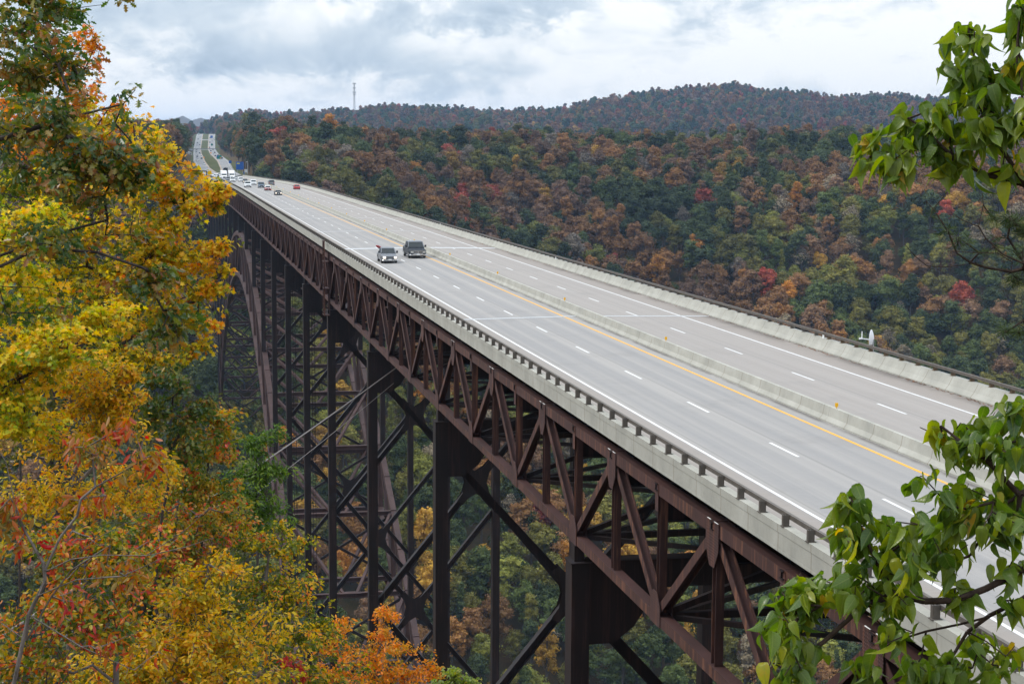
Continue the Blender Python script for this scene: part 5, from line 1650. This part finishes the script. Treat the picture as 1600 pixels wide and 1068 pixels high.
def leaves_mesh(name, shape, pos, dirs, nrm, size, tint, mat_, parent):
    V0, F0 = LEAF[shape]
    n = len(pos)
    d = dirs / (np.linalg.norm(dirs, axis=1, keepdims=True) + 1e-9)
    x = np.cross(d, nrm); x /= np.linalg.norm(x, axis=1, keepdims=True) + 1e-9
    zz = np.cross(x, d)
    P = pos[:, None, :] + size[:, None, None] * (V0[None, :, 0, None] * x[:, None, :] + V0[None, :, 1, None] * d[:, None, :] + V0[None, :, 2, None] * zz[:, None, :])
    k = len(V0)
    me = bpy.data.meshes.new(name)
    nv = n * k
    loops0 = np.concatenate([np.array(f) for f in F0]); starts0 = np.cumsum([0] + [len(f) for f in F0[:-1]]); tot0 = np.array([len(f) for f in F0])
    nl = len(loops0)
    me.vertices.add(nv); me.loops.add(n * nl); me.polygons.add(n * len(F0))
    me.vertices.foreach_set('co', P.reshape(-1).astype(np.float32))
    me.loops.foreach_set('vertex_index', (loops0[None, :] + (np.arange(n) * k)[:, None]).ravel().astype(np.int32))
    me.polygons.foreach_set('loop_start', (starts0[None, :] + (np.arange(n) * nl)[:, None]).ravel().astype(np.int32))
    me.polygons.foreach_set('loop_total', np.tile(tot0, n).astype(np.int32))
    if shape == 'heart':
        uv = me.uv_layers.new(name='UVMap')
        uv.data.foreach_set('uv', np.tile(V0[loops0][:, :2], (n, 1)).ravel().astype(np.float32))
        me.polygons.foreach_set('use_smooth', [True] * (n * len(F0)))
    me.update(calc_edges=True)
    a = me.attributes.new('tint', 'FLOAT', 'POINT')
    a.data.foreach_set('value', np.repeat(tint, k).astype(np.float32))
    me.materials.append(MAT[mat_])
    o = bpy.data.objects.new(name, me); COL.objects.link(o); o.parent = parent
    return o

def plant(name, label, cat, base, limbs, blobs, seed, leaf, mat_, size, per, barkm='bark_dark', twig=0.006, droop=0.35, flatn=0.8, tint0=0.5, tvar=(0.16, 0.12),
          grad=None, bare=0.0, spread=0.6, thick=1.0, group=None, crown_name='crown', sag=0.12, tilt=0.0, layer=6, stem=0.0):
    """a tree: limbs given as polylines, twigs grown from them to points spread through the crown, leaves along the twigs"""
    r = np.random.default_rng(seed)
    bx, by = base
    bz = float(ground(bx, by)) - 0.3
    root = empty(name, (bx, by, bz)); tag(root, label, cat, group)
    nodes, par = [], []
    def addn(p, pa):
        nodes.append(np.array(p, float)); par.append(pa); return len(nodes) - 1
    base_i = addn((bx, by, bz), -1)
    lens = []
    for li, path in enumerate(limbs):
        if li == 0: prev = base_i
        else:
            A = np.array(nodes); prev = int(np.argmin(np.linalg.norm(A - np.array(path[0]), axis=1)))
        for q_ in path:
            q_ = np.array(q_, float)
            a = nodes[prev]; L_ = np.linalg.norm(q_ - a)
            ns = max(1, int(L_ / 0.55))
            bend = r.normal(size=3) * L_ * 0.05
            for s_ in range(1, ns + 1):
                t = s_ / ns
                prev = addn(a + (q_ - a) * t + bend * math.sin(math.pi * t) + r.normal(size=3) * 0.02 * min(1, L_), prev)
        if li == 0: n_stem = len(nodes)
    pts_ = []
    for (c, rr, n) in blobs:
        sc_ = None
        for q_ in range(n):
            # leafy sprays: points come in flat groups, with gaps between the groups
            if q_ % layer == 0:
                v = r.normal(size=3); v /= np.linalg.norm(v); v *= r.random() ** 0.42
                sc_ = v
            else:
                k_ = 0.34 if layer > 1 else 0
                v = sc_ + r.normal(size=3) * np.array([k_, k_ * 0.35, k_]) + np.array([0, -0.02, 0])
            pts_.append(np.array(c) + RTV * v[0] * rr[0] + np.array([0, 0, 1.0]) * v[1] * rr[1] + FWV * v[2] * rr[2])
    pts_ = np.array(pts_)
    A = np.array(nodes)
    d0 = np.min(np.linalg.norm(pts_[:, None, :] - A[None, :, :], axis=2), axis=1)
    order = np.argsort(d0 + r.random(len(d0)) * 0.15)
    buf = np.zeros((len(nodes) + len(pts_) * 6, 3)); buf[:len(nodes)] = A; cnt = len(nodes)
    ends = []
    for i in order:
        p = pts_[i]
        dv = buf[:cnt] - p
        dist = np.einsum('ij,ij->i', dv, dv)
        j = int(np.argmin(dist)); L_ = math.sqrt(dist[j])
        ns = int(np.clip(L_ / 0.35, 1, 5))
        prev = j; a = buf[j].copy()
        bend = r.normal(size=3) * L_ * 0.09 + np.array([0, 0, sag * L_])
        first_ = None
        for s_ in range(1, ns + 1):
            t = s_ / ns
            q_ = a + (p - a) * t + bend * math.sin(math.pi * t)
            nodes.append(q_); par.append(prev); buf[cnt] = q_; prev = cnt; cnt += 1
        ends.append((j, prev))
    par = np.array(par); Nn = len(nodes); nodes_a = np.array(nodes)
    w_ = np.zeros(Nn); has = np.zeros(Nn, bool)
    has[par[par >= 0]] = True
    w_[~has] = twig ** 2.4
    for i in range(Nn - 1, 0, -1):
        w_[par[i]] += w_[i]
    rad = np.maximum(w_, twig ** 2.4) ** (1 / 2.4) * thick
    # the stem keeps a stem's thickness up to its own top
    k0 = base_i
    for i in range(n_stem):
        rad[i] = max(rad[i], stem * (1 - 0.75 * i / max(1, n_stem)))
    # branches
    mb = MB()
    V, Fc = [], []
    for i in range(1, Nn):
        p0, p1 = nodes_a[par[i]], nodes_a[i]
        r0, r1 = min(rad[par[i]], rad[i] * 1.35), rad[i] * (0.62 if not has[i] else 1.0)
        d = p1 - p0; L_ = np.linalg.norm(d)
        if L_ < 1e-5: continue
        d /= L_
        u = np.cross(d, (0.31, 0.17, 0.93)); u /= np.linalg.norm(u) + 1e-9; v_ = np.cross(d, u)
        n = 3 if r1 < 0.012 else 5 if r1 < 0.05 else 8
        k = len(V)
        for p, rr in ((p0, r0), (p1, r1)):
            for j in range(n):
                an = 2 * math.pi * j / n
                V.append(p + (u * math.cos(an) + v_ * math.sin(an)) * rr)
        for j in range(n):
            Fc.append((k + j, k + (j + 1) % n, k + n + (j + 1) % n, k + n + j))
    me = bpy.data.meshes.new('trunk')
    off = np.array([bx, by, bz])
    me.from_pydata((np.array(V) - off).tolist(), [], Fc)
    me.materials.append(MAT[barkm])
    me.polygons.foreach_set('use_smooth', [True] * len(me.polygons))
    o = bpy.data.objects.new('trunk', me); COL.objects.link(o); o.parent = root
    # leaves
    if per > 0:
        E = np.array([nodes_a[e] for _, e in ends]); S = np.array([nodes_a[par[e]] for _, e in ends])
        S2 = np.array([nodes_a[j] for j, _ in ends])
        keep = r.random(len(E)) >= bare
        E, S, S2 = E[keep], S[keep], S2[keep]
        m_ = len(E)
        cl = r.normal(size=m_) * tvar[0]
        t = r.random((m_, per)) ** 0.7 * 1.08
        base_ = np.where((r.random((m_, per)) < 0.45)[..., None], S[:, None, :] , S2[:, None, :] * 0.35 + S[:, None, :] * 0.65)
        pos = base_ + (E[:, None, :] - base_) * t[..., None]
        pos = pos + r.normal(size=pos.shape) * size * spread
        out = (E - S2)[:, None, :]; out = out / (np.linalg.norm(out, axis=2, keepdims=True) + 1e-9)
        dr = out * 0.55 + r.normal(size=pos.shape) * 0.6
        dr[..., 2] = dr[..., 2] * 0.6 - droop
        nr = r.normal(size=pos.shape) * (1 - flatn) * 1.6
        nr[..., 2] += flatn
        if tilt: nr += -FWV * tilt
        tn = tint0 + cl[:, None] + r.normal(size=(m_, per)) * tvar[1]
        if grad is not None:
            u = ((pos - off) @ RTV) * grad[0] + (pos[..., 2] - CAM_H) * grad[1]
            tn = tn + u
        sz = size * (r.uniform(0.65, 1.2, (m_, per)) if leaf != 'heart' else 0.45 + 0.85 * r.random((m_, per)) ** 0.7)
        leaves_mesh(crown_name, leaf, pos.reshape(-1, 3) - off, dr.reshape(-1, 3), nr.reshape(-1, 3), sz.ravel(), np.clip(tn, 0, 1).ravel(), mat_, root)
    return root

def B(px, py, d, rx, ry, n, rd=None):
    s_ = d / F_PX
    return (at(px, py, d), (rx * s_, ry * s_, (rd if rd is not None else (rx + ry) * 0.5 * s_)), n)
def Lm(d, *pp): return [at(x, y, d) if len(q_) == 2 else at(x, y, q_[2]) for q_ in pp for x, y in [q_[:2]]]
def foot(px, d):
    p = at(px, 600, d); return (float(p[0]), float(p[1]))

plant('oak_tree', 'green and tan oak reaching in from the upper left in front of the golden maple', 'tree', foot(-330, 20.5),
      [Lm(20.5, (-330, 700), (-260, 520), (-180, 380), (-120, 240), (-100, 60)), Lm(20.2, (-150, 470), (0, 405), (40, 385), (110, 360), (170, 345)), Lm(20.0, (-180, 420), (0, 415), (60, 388), (150, 395), (230, 420)),
       Lm(20.3, (-200, 480), (0, 452), (60, 450), (130, 470)), Lm(20.0, (-150, 300), (-20, 220), (90, 190), (190, 160))],
      [B(30, 70, 20.5, 110, 85, 110), B(60, 190, 20, 110, 70, 80), B(150, 240, 19.6, 90, 45, 66), B(70, 285, 20, 120, 45, 50), B(210, 270, 19.8, 45, 26, 26), B(130, 370, 20, 130, 30, 36), B(225, 425, 20, 60, 26, 24), B(260, 510, 20.4, 50, 36, 26), B(-110, 230, 20.5, 90, 200, 110), B(30, 10, 20.5, 90, 50, 50), B(90, 480, 20.4, 100, 20, 12)],
      11, 'oak', 'leaf_oak', 0.118, 12, 'bark_dark', 0.005, 0.45, 0.5, 0.44, (0.20, 0.18), bare=0.05)
plant('maple_tree', 'golden maple with orange tipped branches reaching toward the far end of the bridge', 'tree', foot(60, 28.5),
      [Lm(28.5, (60, 1500), (70, 900), (90, 700), (120, 560), (160, 420)), Lm(28, (110, 600), (210, 520), (270, 470), (330, 445)), Lm(28, (120, 540), (230, 400), (300, 330), (345, 300)), Lm(28.2, (120, 560), (240, 560), (310, 530)), Lm(28, (270, 480), (310, 470), (345, 430))],
      [B(215, 320, 28, 80, 90, 170), B(270, 290, 28, 34, 50, 60), B(322, 320, 27.8, 28, 34, 34), B(345, 305, 27.8, 18, 16, 15), B(265, 400, 28, 56, 60, 130), B(320, 390, 28, 34, 22, 30), B(345, 425, 28, 20, 9, 9), B(318, 447, 28, 34, 16, 24), B(345, 455, 28, 18, 8, 8), B(225, 470, 28, 85, 60, 150), B(300, 505, 28, 34, 18, 26), B(330, 507, 28, 22, 12, 10), B(305, 545, 28, 26, 16, 18), B(110, 420, 28.6, 110, 90, 220), B(40, 330, 28.8, 80, 90, 110), B(180, 560, 28, 90, 40, 120), B(238, 235, 28, 36, 40, 44), B(160, 210, 28.5, 60, 50, 60)],
      12, 'maple', 'leaf_gold', 0.088, 13, 'bark_dark', 0.0045, 0.3, 0.66, 0.25, (0.20, 0.18), grad=(0.085, 0.02))
plant('maple_tree', 'slender maple with orange leaves standing up against the sky at the upper left', 'tree', foot(70, 34),
      [Lm(34, (70, 1300), (80, 600), (95, 300), (120, 140), (150, 70)), Lm(34, (100, 280), (150, 200), (185, 150))],
      [B(135, 80, 34, 22, 36, 30), B(115, 140, 34, 50, 60, 70), B(180, 165, 34, 18, 30, 16), B(190, 215, 34, 26, 30, 20), B(60, 160, 34, 90, 100, 120)],
      13, 'maple', 'leaf_flame', 0.080, 12, 'bark_dark', 0.0045, 0.3, 0.55, 0.45, (0.2, 0.15))
plant('pine_tree', 'dark green conifer branches behind the oak at the top left corner', 'tree', foot(20, 38),
      [Lm(38, (20, 1300), (30, 500), (50, 150), (60, -60))],
      [B(50, 40, 38, 60, 55, 60), B(30, 130, 38, 60, 60, 40), B(116, 26, 38, 14, 22, 10)],
      14, 'spray', 'leaf_fern', 0.16, 16, 'bark_dark', 0.006, 0.25, 0.6, 0.35, (0.12, 0.12))
plant('oak_sprig', 'small oak sprig hanging into the sky from the top edge', 'branch', foot(-420, 17),
      [Lm(17, (-420, 200), (-300, -120), (-50, -140), (120, -80), (186, -30))],
      [B(186, -6, 17, 10, 8, 6)],
      15, 'oak', 'leaf_oak', 0.10, 9, 'bark_dark', 0.004, 0.5, 0.4, 0.5, (0.1, 0.1))
plant('maple_tree', 'lime yellow maple along the left edge below the oak', 'tree', foot(-120, 24),
      [Lm(24, (-120, 1500), (-110, 900), (-90, 620), (-60, 420)), Lm(24, (-90, 640), (20, 600), (100, 560))],
      [B(35, 350, 24.5, 70, 40, 90), B(30, 440, 24.5, 70, 50, 90), B(60, 530, 24, 110, 46, 150), B(20, 600, 24, 60, 50, 90), B(35, 655, 23.8, 50, 36, 70), B(130, 500, 24.4, 70, 34, 60)],
      16, 'maple', 'leaf_lime', 0.082, 16, 'bark_dark', 0.0045, 0.3, 0.70, 0.70, (0.22, 0.18))
plant('beech_tree', 'amber leaved tree in the middle of the left bank beneath the golden maple', 'tree', foot(120, 25.5),
      [Lm(25.5, (120, 1500), (110, 1000), (115, 780), (130, 660)), Lm(25.2, (115, 760), (190, 690), (215, 620))],
      [B(150, 600, 25, 80, 36, 160), B(175, 650, 25, 46, 40, 100), B(110, 680, 25, 80, 45, 140), B(60, 770, 25.5, 80, 50, 110), B(160, 770, 25.5, 80, 50, 110), B(200, 585, 25, 24, 18, 26), B(240, 740, 25.2, 40, 30, 50)],
      17, 'oval', 'leaf_amber', 0.080, 14, 'bark_grey', 0.0042, 0.25, 0.72, 0.34, (0.18, 0.18))
plant('oak_tree', 'dark green oak on the bank between the amber tree and the bridge columns', 'tree', foot(255, 27.5),
      [Lm(27.5, (255, 1500), (250, 1000), (255, 800), (265, 680)), Lm(27.5, (255, 720), (300, 650), (325, 620))],
      [B(250, 600, 27.3, 40, 50, 60), B(265, 680, 27.5, 60, 46, 90), B(312, 630, 27.5, 26, 24, 30)],
      18, 'oak', 'leaf_oak', 0.100, 14, 'bark_dark', 0.0045, 0.4, 0.55, 0.38, (0.2, 0.16))
plant('sourwood_tree', 'green tree with red leaf sprays left of the bushy evergreen', 'tree', foot(320, 31.5),
      [Lm(31.5, (320, 1500), (318, 1000), (322, 820), (330, 680))],
      [B(338, 650, 31, 36, 22, 60), B(330, 695, 31, 46, 34, 90), B(310, 750, 31, 56, 40, 110), B(330, 800, 31, 50, 50, 110)],
      19, 'oval', 'leaf_mixed', 0.088, 17, 'bark_dark', 0.0042, 0.45, 0.55, 0.44, (0.26, 0.14))
plant('hemlock_tree', 'bushy dark evergreen with feathery sprays in front of the arch foot', 'tree', foot(398, 38),
      [Lm(38, (398, 1600), (398, 1000), (400, 820), (404, 690))],
      [B(404, 695, 38, 26, 22, 36), B(430, 676, 38, 22, 6, 12), B(402, 735, 38, 46, 26, 66), B(444, 735, 38, 16, 7, 9), B(390, 775, 38, 52, 30, 84), B(378, 815, 38, 60, 30, 66)],
      20, 'spray', 'leaf_fern', 0.115, 17, 'bark_dark', 0.0045, 0.22, 0.80, 0.55, (0.2, 0.15))
# the maroon sapling with bare pale limbs, nearest on the left
plant('sapling', 'nearest sapling at lower left with grey bare limbs and long maroon leaves', 'tree', foot(12, 16.5),
      [Lm(16.5, (12, 1250), (25, 1068), (45, 960), (70, 905), (68, 880), (40, 830), (24, 790), (8, 720), (-10, 690)), Lm(16.5, (70, 890), (88, 850), (95, 838), (120, 806), (127, 780), (150, 760)),
       Lm(16.4, (75, 890), (110, 874), (160, 868), (230, 866), (290, 852), (335, 838)), Lm(16.6, (40, 1000), (80, 930), (110, 890), (170, 850)), Lm(16.4, (60, 930), (120, 905), (190, 900), (260, 870)), Lm(16.5, (110, 874), (150, 840), (230, 800)), Lm(16.4, (230, 866), (290, 830), (330, 790)), Lm(16.5, (45, 960), (130, 1010), (210, 1050))],
      [B(20, 760, 16.5, 60, 40, 11), B(160, 715, 16.6, 70, 35, 12), B(195, 680, 16.4, 34, 20, 7), B(180, 900, 16.6, 60, 40, 12), B(10, 850, 16.4, 40, 60, 10), B(90, 790, 16.8, 60, 40, 7), B(220, 1000, 16.6, 60, 40, 8), B(210, 725, 16.4, 30, 30, 7), B(40, 960, 16.8, 70, 60, 9)],
      21, 'lance', 'leaf_maroon', 0.120, 9, 'bark_grey', 0.0042, 0.85, 0.25, 0.50, (0.24, 0.18), thick=1.12)
plant('shrub', 'russet and green shrub below the left bank oak', 'shrub', foot(190, 22.5),
      [Lm(22.5, (190, 1350), (185, 1068), (180, 950), (190, 860))],
      [B(120, 860, 22.5, 110, 46, 130), B(210, 860, 22.5, 70, 46, 90), B(70, 960, 22, 100, 60, 130), B(170, 950, 22, 80, 60, 110), B(30, 1040, 22, 90, 50, 100)],
      22, 'oval', 'leaf_mixed', 0.092, 11, 'bark_grey', 0.0045, 0.4, 0.5, 0.50, (0.26, 0.20), bare=0.10)
plant('shrub', 'broad yellow shrub filling the bottom left below the bare limbs', 'shrub', foot(300, 24.5),
      [Lm(24.5, (300, 1400), (300, 1100), (310, 960), (330, 880)), Lm(24.4, (300, 1080), (220, 1000), (180, 960)), Lm(24.4, (300, 1080), (380, 1000), (420, 950))],
      [B(300, 930, 24.5, 60, 40, 110), B(350, 990, 24.3, 90, 46, 170), B(260, 1010, 24, 90, 46, 150), B(320, 1055, 24, 130, 30, 160), B(170, 1050, 24, 80, 36, 90), B(350, 890, 24.8, 40, 26, 44)],
      23, 'oval', 'leaf_amber', 0.086, 12, 'bark_grey', 0.0045, 0.3, 0.70, 0.34, (0.18, 0.19), bare=0.08)
plant('shrub', 'green and gold shrub behind the bare limbs in the middle of the bank', 'shrub', foot(270, 28),
      [Lm(28, (270, 1450), (270, 1050), (275, 900), (280, 780))],
      [B(250, 800, 28, 70, 50, 130), B(310, 840, 28, 60, 46, 120), B(360, 820, 28, 36, 50, 80), B(250, 880, 28, 80, 40, 90)],
      28, 'oval', 'leaf_mixed', 0.082, 12, 'bark_grey', 0.0045, 0.35, 0.60, 0.46, (0.26, 0.20), bare=0.10)
plant('shrub', 'tall orange and green shrub in front of the column feet', 'shrub', foot(420, 31),
      [Lm(31, (420, 1450), (420, 1100), (415, 960), (420, 860))],
      [B(410, 845, 31, 44, 22, 70), B(445, 850, 31, 32, 36, 60), B(400, 910, 31, 70, 46, 150), B(450, 940, 31, 50, 60, 140), B(420, 1010, 31, 90, 50, 180), B(490, 1000, 31, 34, 50, 80), B(500, 1050, 31, 50, 30, 80)],
      24, 'oval', 'leaf_gold', 0.080, 12, 'bark_grey', 0.0045, 0.35, 0.60, 0.54, (0.28, 0.22), grad=(0.05, 0.05), bare=0.08)
plant('shrub', 'bright orange shrub at the bottom in front of the arch foot', 'shrub', foot(585, 36),
      [Lm(36, (585, 1500), (580, 1150), (585, 1040), (598, 960), (602, 915)), Lm(36, (580, 1120), (540, 1040), (525, 980)), Lm(36, (580, 1130), (640, 1070), (670, 1045))],
      [B(605, 960, 36, 22, 18, 26), B(595, 985, 36, 20, 14, 18), B(535, 980, 36, 24, 14, 24), B(585, 1020, 36, 56, 22, 80), B(560, 1050, 36, 70, 26, 110), B(640, 1055, 36, 46, 18, 60), B(590, 1075, 36, 90, 26, 110), B(510, 1010, 36, 26, 24, 34), B(660, 1040, 36, 20, 6, 9)],
      25, 'oval', 'leaf_flame', 0.080, 13, 'bark_grey', 0.0042, 0.3, 0.66, 0.36, (0.13, 0.12))
plant('shrub', 'small glossy green shrub at the bottom right of the orange one', 'shrub', foot(708, 33),
      [Lm(33, (708, 1450), (708, 1150), (708, 1060))],
      [B(705, 1052, 33, 16, 10, 20), B(722, 1064, 33, 20, 12, 24), B(695, 1072, 33, 22, 12, 22)],
      26, 'oval', 'leaf_heart', 0.085, 11, 'bark_grey', 0.004, 0.2, 0.6, 0.6, (0.16, 0.14))
plant('shrub', 'small dark crimson shrub among the yellow leaves at the bottom', 'shrub', foot(455, 27.5),
      [Lm(27.5, (455, 1450), (455, 1120), (455, 1050))],
      [B(452, 1040, 27.5, 14, 11, 16), B(462, 1055, 27.5, 12, 12, 10)],
      27, 'lance', 'leaf_maroon', 0.09, 10, 'bark_dark', 0.004, 0.5, 0.4, 0.98, (0.05, 0.05))
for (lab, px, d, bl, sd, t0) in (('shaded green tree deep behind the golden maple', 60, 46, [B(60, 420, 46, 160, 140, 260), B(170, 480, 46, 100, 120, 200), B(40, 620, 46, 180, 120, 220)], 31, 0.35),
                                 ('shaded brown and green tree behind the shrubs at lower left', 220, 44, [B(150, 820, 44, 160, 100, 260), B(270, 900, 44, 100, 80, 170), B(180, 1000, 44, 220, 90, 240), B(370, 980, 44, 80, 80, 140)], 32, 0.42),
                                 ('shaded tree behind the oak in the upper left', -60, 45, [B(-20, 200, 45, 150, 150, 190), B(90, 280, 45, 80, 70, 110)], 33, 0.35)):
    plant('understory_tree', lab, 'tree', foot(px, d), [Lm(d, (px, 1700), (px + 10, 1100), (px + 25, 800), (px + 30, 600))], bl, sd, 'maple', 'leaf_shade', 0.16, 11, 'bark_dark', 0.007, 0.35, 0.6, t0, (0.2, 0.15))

# heart leaved tree whose branches reach in from the right; its trunk stands outside the picture
CT = foot(1815, 10.6)
plant('heart_leaved_tree', 'near tree at the right edge with big drooping heart shaped green leaves', 'tree', CT,
      [Lm(10.6, (1815, 1900), (1810, 1300), (1790, 900), (1775, 500), (1760, 200), (1740, -150)),
       Lm(10.2, (1780, 840), (1680, 890), (1640, 905), (1590, 938), (1545, 962), (1512, 985), (1496, 1015), (1470, 1050), (1440, 1100)),
       Lm(10.0, (1785, 830), (1660, 850), (1597, 888), (1540, 920), (1493, 938), (1444, 938), (1400, 928), (1345, 948), (1285, 1000)),
       Lm(10.0, (1400, 928), (1370, 880), (1345, 830), (1325, 775)),
       Lm(10.1, (1780, 680), (1660, 735), (1593, 772), (1565, 790), (1517, 866), (1460, 888), (1410, 900)),
       Lm(9.9, (1593, 772), (1540, 720), (1500, 690), (1470, 665)),
       Lm(10.1, (1545, 962), (1500, 975), (1450, 985), (1400, 1000), (1340, 1040)),
       Lm(10.4, (1775, 420), (1660, 330), (1600, 287), (1540, 272), (1490, 245), (1466, 226), (1420, 238), (1370, 240)),
       Lm(10.3, (1600, 287), (1545, 200), (1527, 150), (1522, 90), (1512, 45)), Lm(10.3, (1490, 245), (1450, 205), (1420, 185)), Lm(10.2, (1650, 320), (1600, 180), (1590, 60), (1595, 10))],
      [B(1218, 965, 10, 40, 34, 15, 0.35), B(1255, 925, 10, 50, 26, 13, 0.3), B(1235, 1030, 10, 40, 26, 10, 0.3), B(1320, 790, 10, 24, 20, 6, 0.2), B(1335, 850, 10, 34, 34, 10, 0.25), B(1320, 910, 10, 40, 30, 10, 0.3),
       B(1410, 840, 9.9, 34, 36, 12, 0.3), B(1470, 850, 10, 40, 24, 10, 0.3), B(1390, 920, 10, 50, 30, 12, 0.3), B(1400, 985, 9.8, 30, 24, 6, 0.25), B(1455, 670, 10, 22, 12, 4, 0.2), B(1430, 745, 10, 14, 10, 2, 0.15), B(1500, 690, 10, 40, 30, 11, 0.3),
       B(1560, 690, 10, 44, 34, 14, 0.35), B(1510, 790, 10, 50, 40, 14, 0.35), B(1570, 800, 10, 40, 50, 14, 0.35), B(1580, 640, 10, 36, 20, 8, 0.3), B(1500, 1050, 10, 60, 24, 12, 0.3), B(1440, 1045, 10, 34, 20, 6, 0.25), B(1345, 1045, 10, 22, 22, 6, 0.2), B(1560, 1020, 10.1, 40, 34, 10, 0.3), B(1590, 940, 10, 16, 16, 2, 0.2), B(1490, 920, 10, 26, 12, 3, 0.2), B(1580, 880, 10, 26, 16, 3, 0.2),
       B(1512, 60, 10.3, 18, 26, 7, 0.2), B(1500, 110, 10.3, 26, 18, 5, 0.2), B(1545, 125, 10.3, 44, 36, 13, 0.35), B(1470, 165, 10.3, 36, 24, 9, 0.3), B(1430, 195, 10.3, 34, 22, 9, 0.3), B(1365, 235, 10.3, 26, 22, 7, 0.25), B(1405, 240, 10.3, 26, 16, 5, 0.25), B(1520, 200, 10.3, 44, 34, 13, 0.35), B(1580, 190, 10.3, 34, 44, 13, 0.35), B(1590, 40, 10.3, 14, 34, 7, 0.25), B(1590, 255, 10.3, 30, 20, 6, 0.25), B(1480, 255, 10.3, 20, 12, 3, 0.2), B(1480, 230, 10.3, 30, 16, 5, 0.25), B(1590, 110, 10.3, 22, 30, 7, 0.25),
       B(1740, 80, 10.5, 110, 110, 34, 0.8), B(1790, 320, 10.6, 110, 110, 30, 0.8), B(1800, 600, 10.6, 100, 130, 28, 0.8), B(1730, -160, 10.5, 150, 110, 36, 0.8), B(1740, 900, 10.5, 70, 90, 16, 0.6)],
      41, 'heart', 'leaf_heart', 0.118, 6, 'bark_twig', 0.0040, 1.35, 0.12, 0.52, (0.17, 0.15), spread=0.34, thick=1.15, sag=0.05, tilt=0.35, crown_name='leaves', layer=1, bare=0.08, stem=0.11)
# dry pine boughs between the two sets of leaves
PT = foot(1760, 12)
plant('pine_tree', 'bare forked pine boughs with a few needle tufts at the right edge', 'tree', PT,
      [Lm(12, (1760, 1500), (1750, 900), (1720, 500), (1700, 200)), Lm(12, (1720, 470), (1650, 425), (1600, 420), (1580, 425), (1540, 418), (1515, 410), (1495, 395), (1480, 360), (1458, 326), (1447, 313)), Lm(12, (1458, 326), (1472, 310), (1480, 298)),
       Lm(12, (1515, 412), (1480, 416), (1448, 416), (1430, 400), (1413, 380)), Lm(11.9, (1600, 412), (1565, 398), (1540, 372), (1530, 355), (1500, 342), (1485, 330)), Lm(11.9, (1580, 425), (1582, 410), (1560, 395), (1530, 395), (1480, 392)),
       Lm(12.1, (1600, 412), (1575, 370), (1580, 345), (1600, 335)), Lm(12, (1530, 355), (1535, 320), (1533, 292)), Lm(12, (1530, 395), (1510, 380), (1498, 370)), Lm(12, (1640, 480), (1600, 500), (1570, 520))],
      [B(1583, 345, 12, 14, 8, 10, 0.1), B(1598, 362, 12, 12, 8, 8, 0.1), B(1550, 338, 12, 8, 5, 4, 0.1), B(1594, 395, 12, 12, 8, 7, 0.1), B(1590, 435, 12, 12, 12, 10, 0.1), B(1598, 520, 12, 12, 8, 8, 0.1), B(1570, 515, 12, 10, 5, 4, 0.1), B(1450, 330, 12, 10, 14, 4, 0.1), B(1490, 370, 12, 24, 24, 8, 0.15), B(1540, 380, 12, 24, 24, 7, 0.15)],
      42, 'needle', 'needle', 0.085, 26, 'bark_twig', 0.0035, 0.1, 0.3, 0.5, (0.2, 0.2), spread=0.05, sag=0.0, bare=0.25, layer=1, stem=0.12)

# ------------------------------------------------------------------ the hazy air
HZ = MB(); HZ.box((-14500, -14500, -320), (14500, 14500, 215))
hz_o = HZ.build('haze', 'white_paint')
hz_o.data.materials.clear()
m = bpy.data.materials.new('haze_air'); m.use_nodes = True
t = m.node_tree
for n in list(t.nodes): t.nodes.remove(n)
o_ = t.nodes.new('ShaderNodeOutputMaterial'); pv = t.nodes.new('ShaderNodeVolumePrincipled')
pv.inputs['Color'].default_value = (0.40, 0.64, 1.0, 1)
pv.inputs['Density'].default_value = 4.8e-5
pv.inputs['Anisotropy'].default_value = 0.1
t.links.new(pv.outputs[0], o_.inputs['Volume'])
hz_o.data.materials.append(m)
tag(hz_o, 'thin blue haze filling the gorge and the far ridges', 'haze', None, 'stuff')
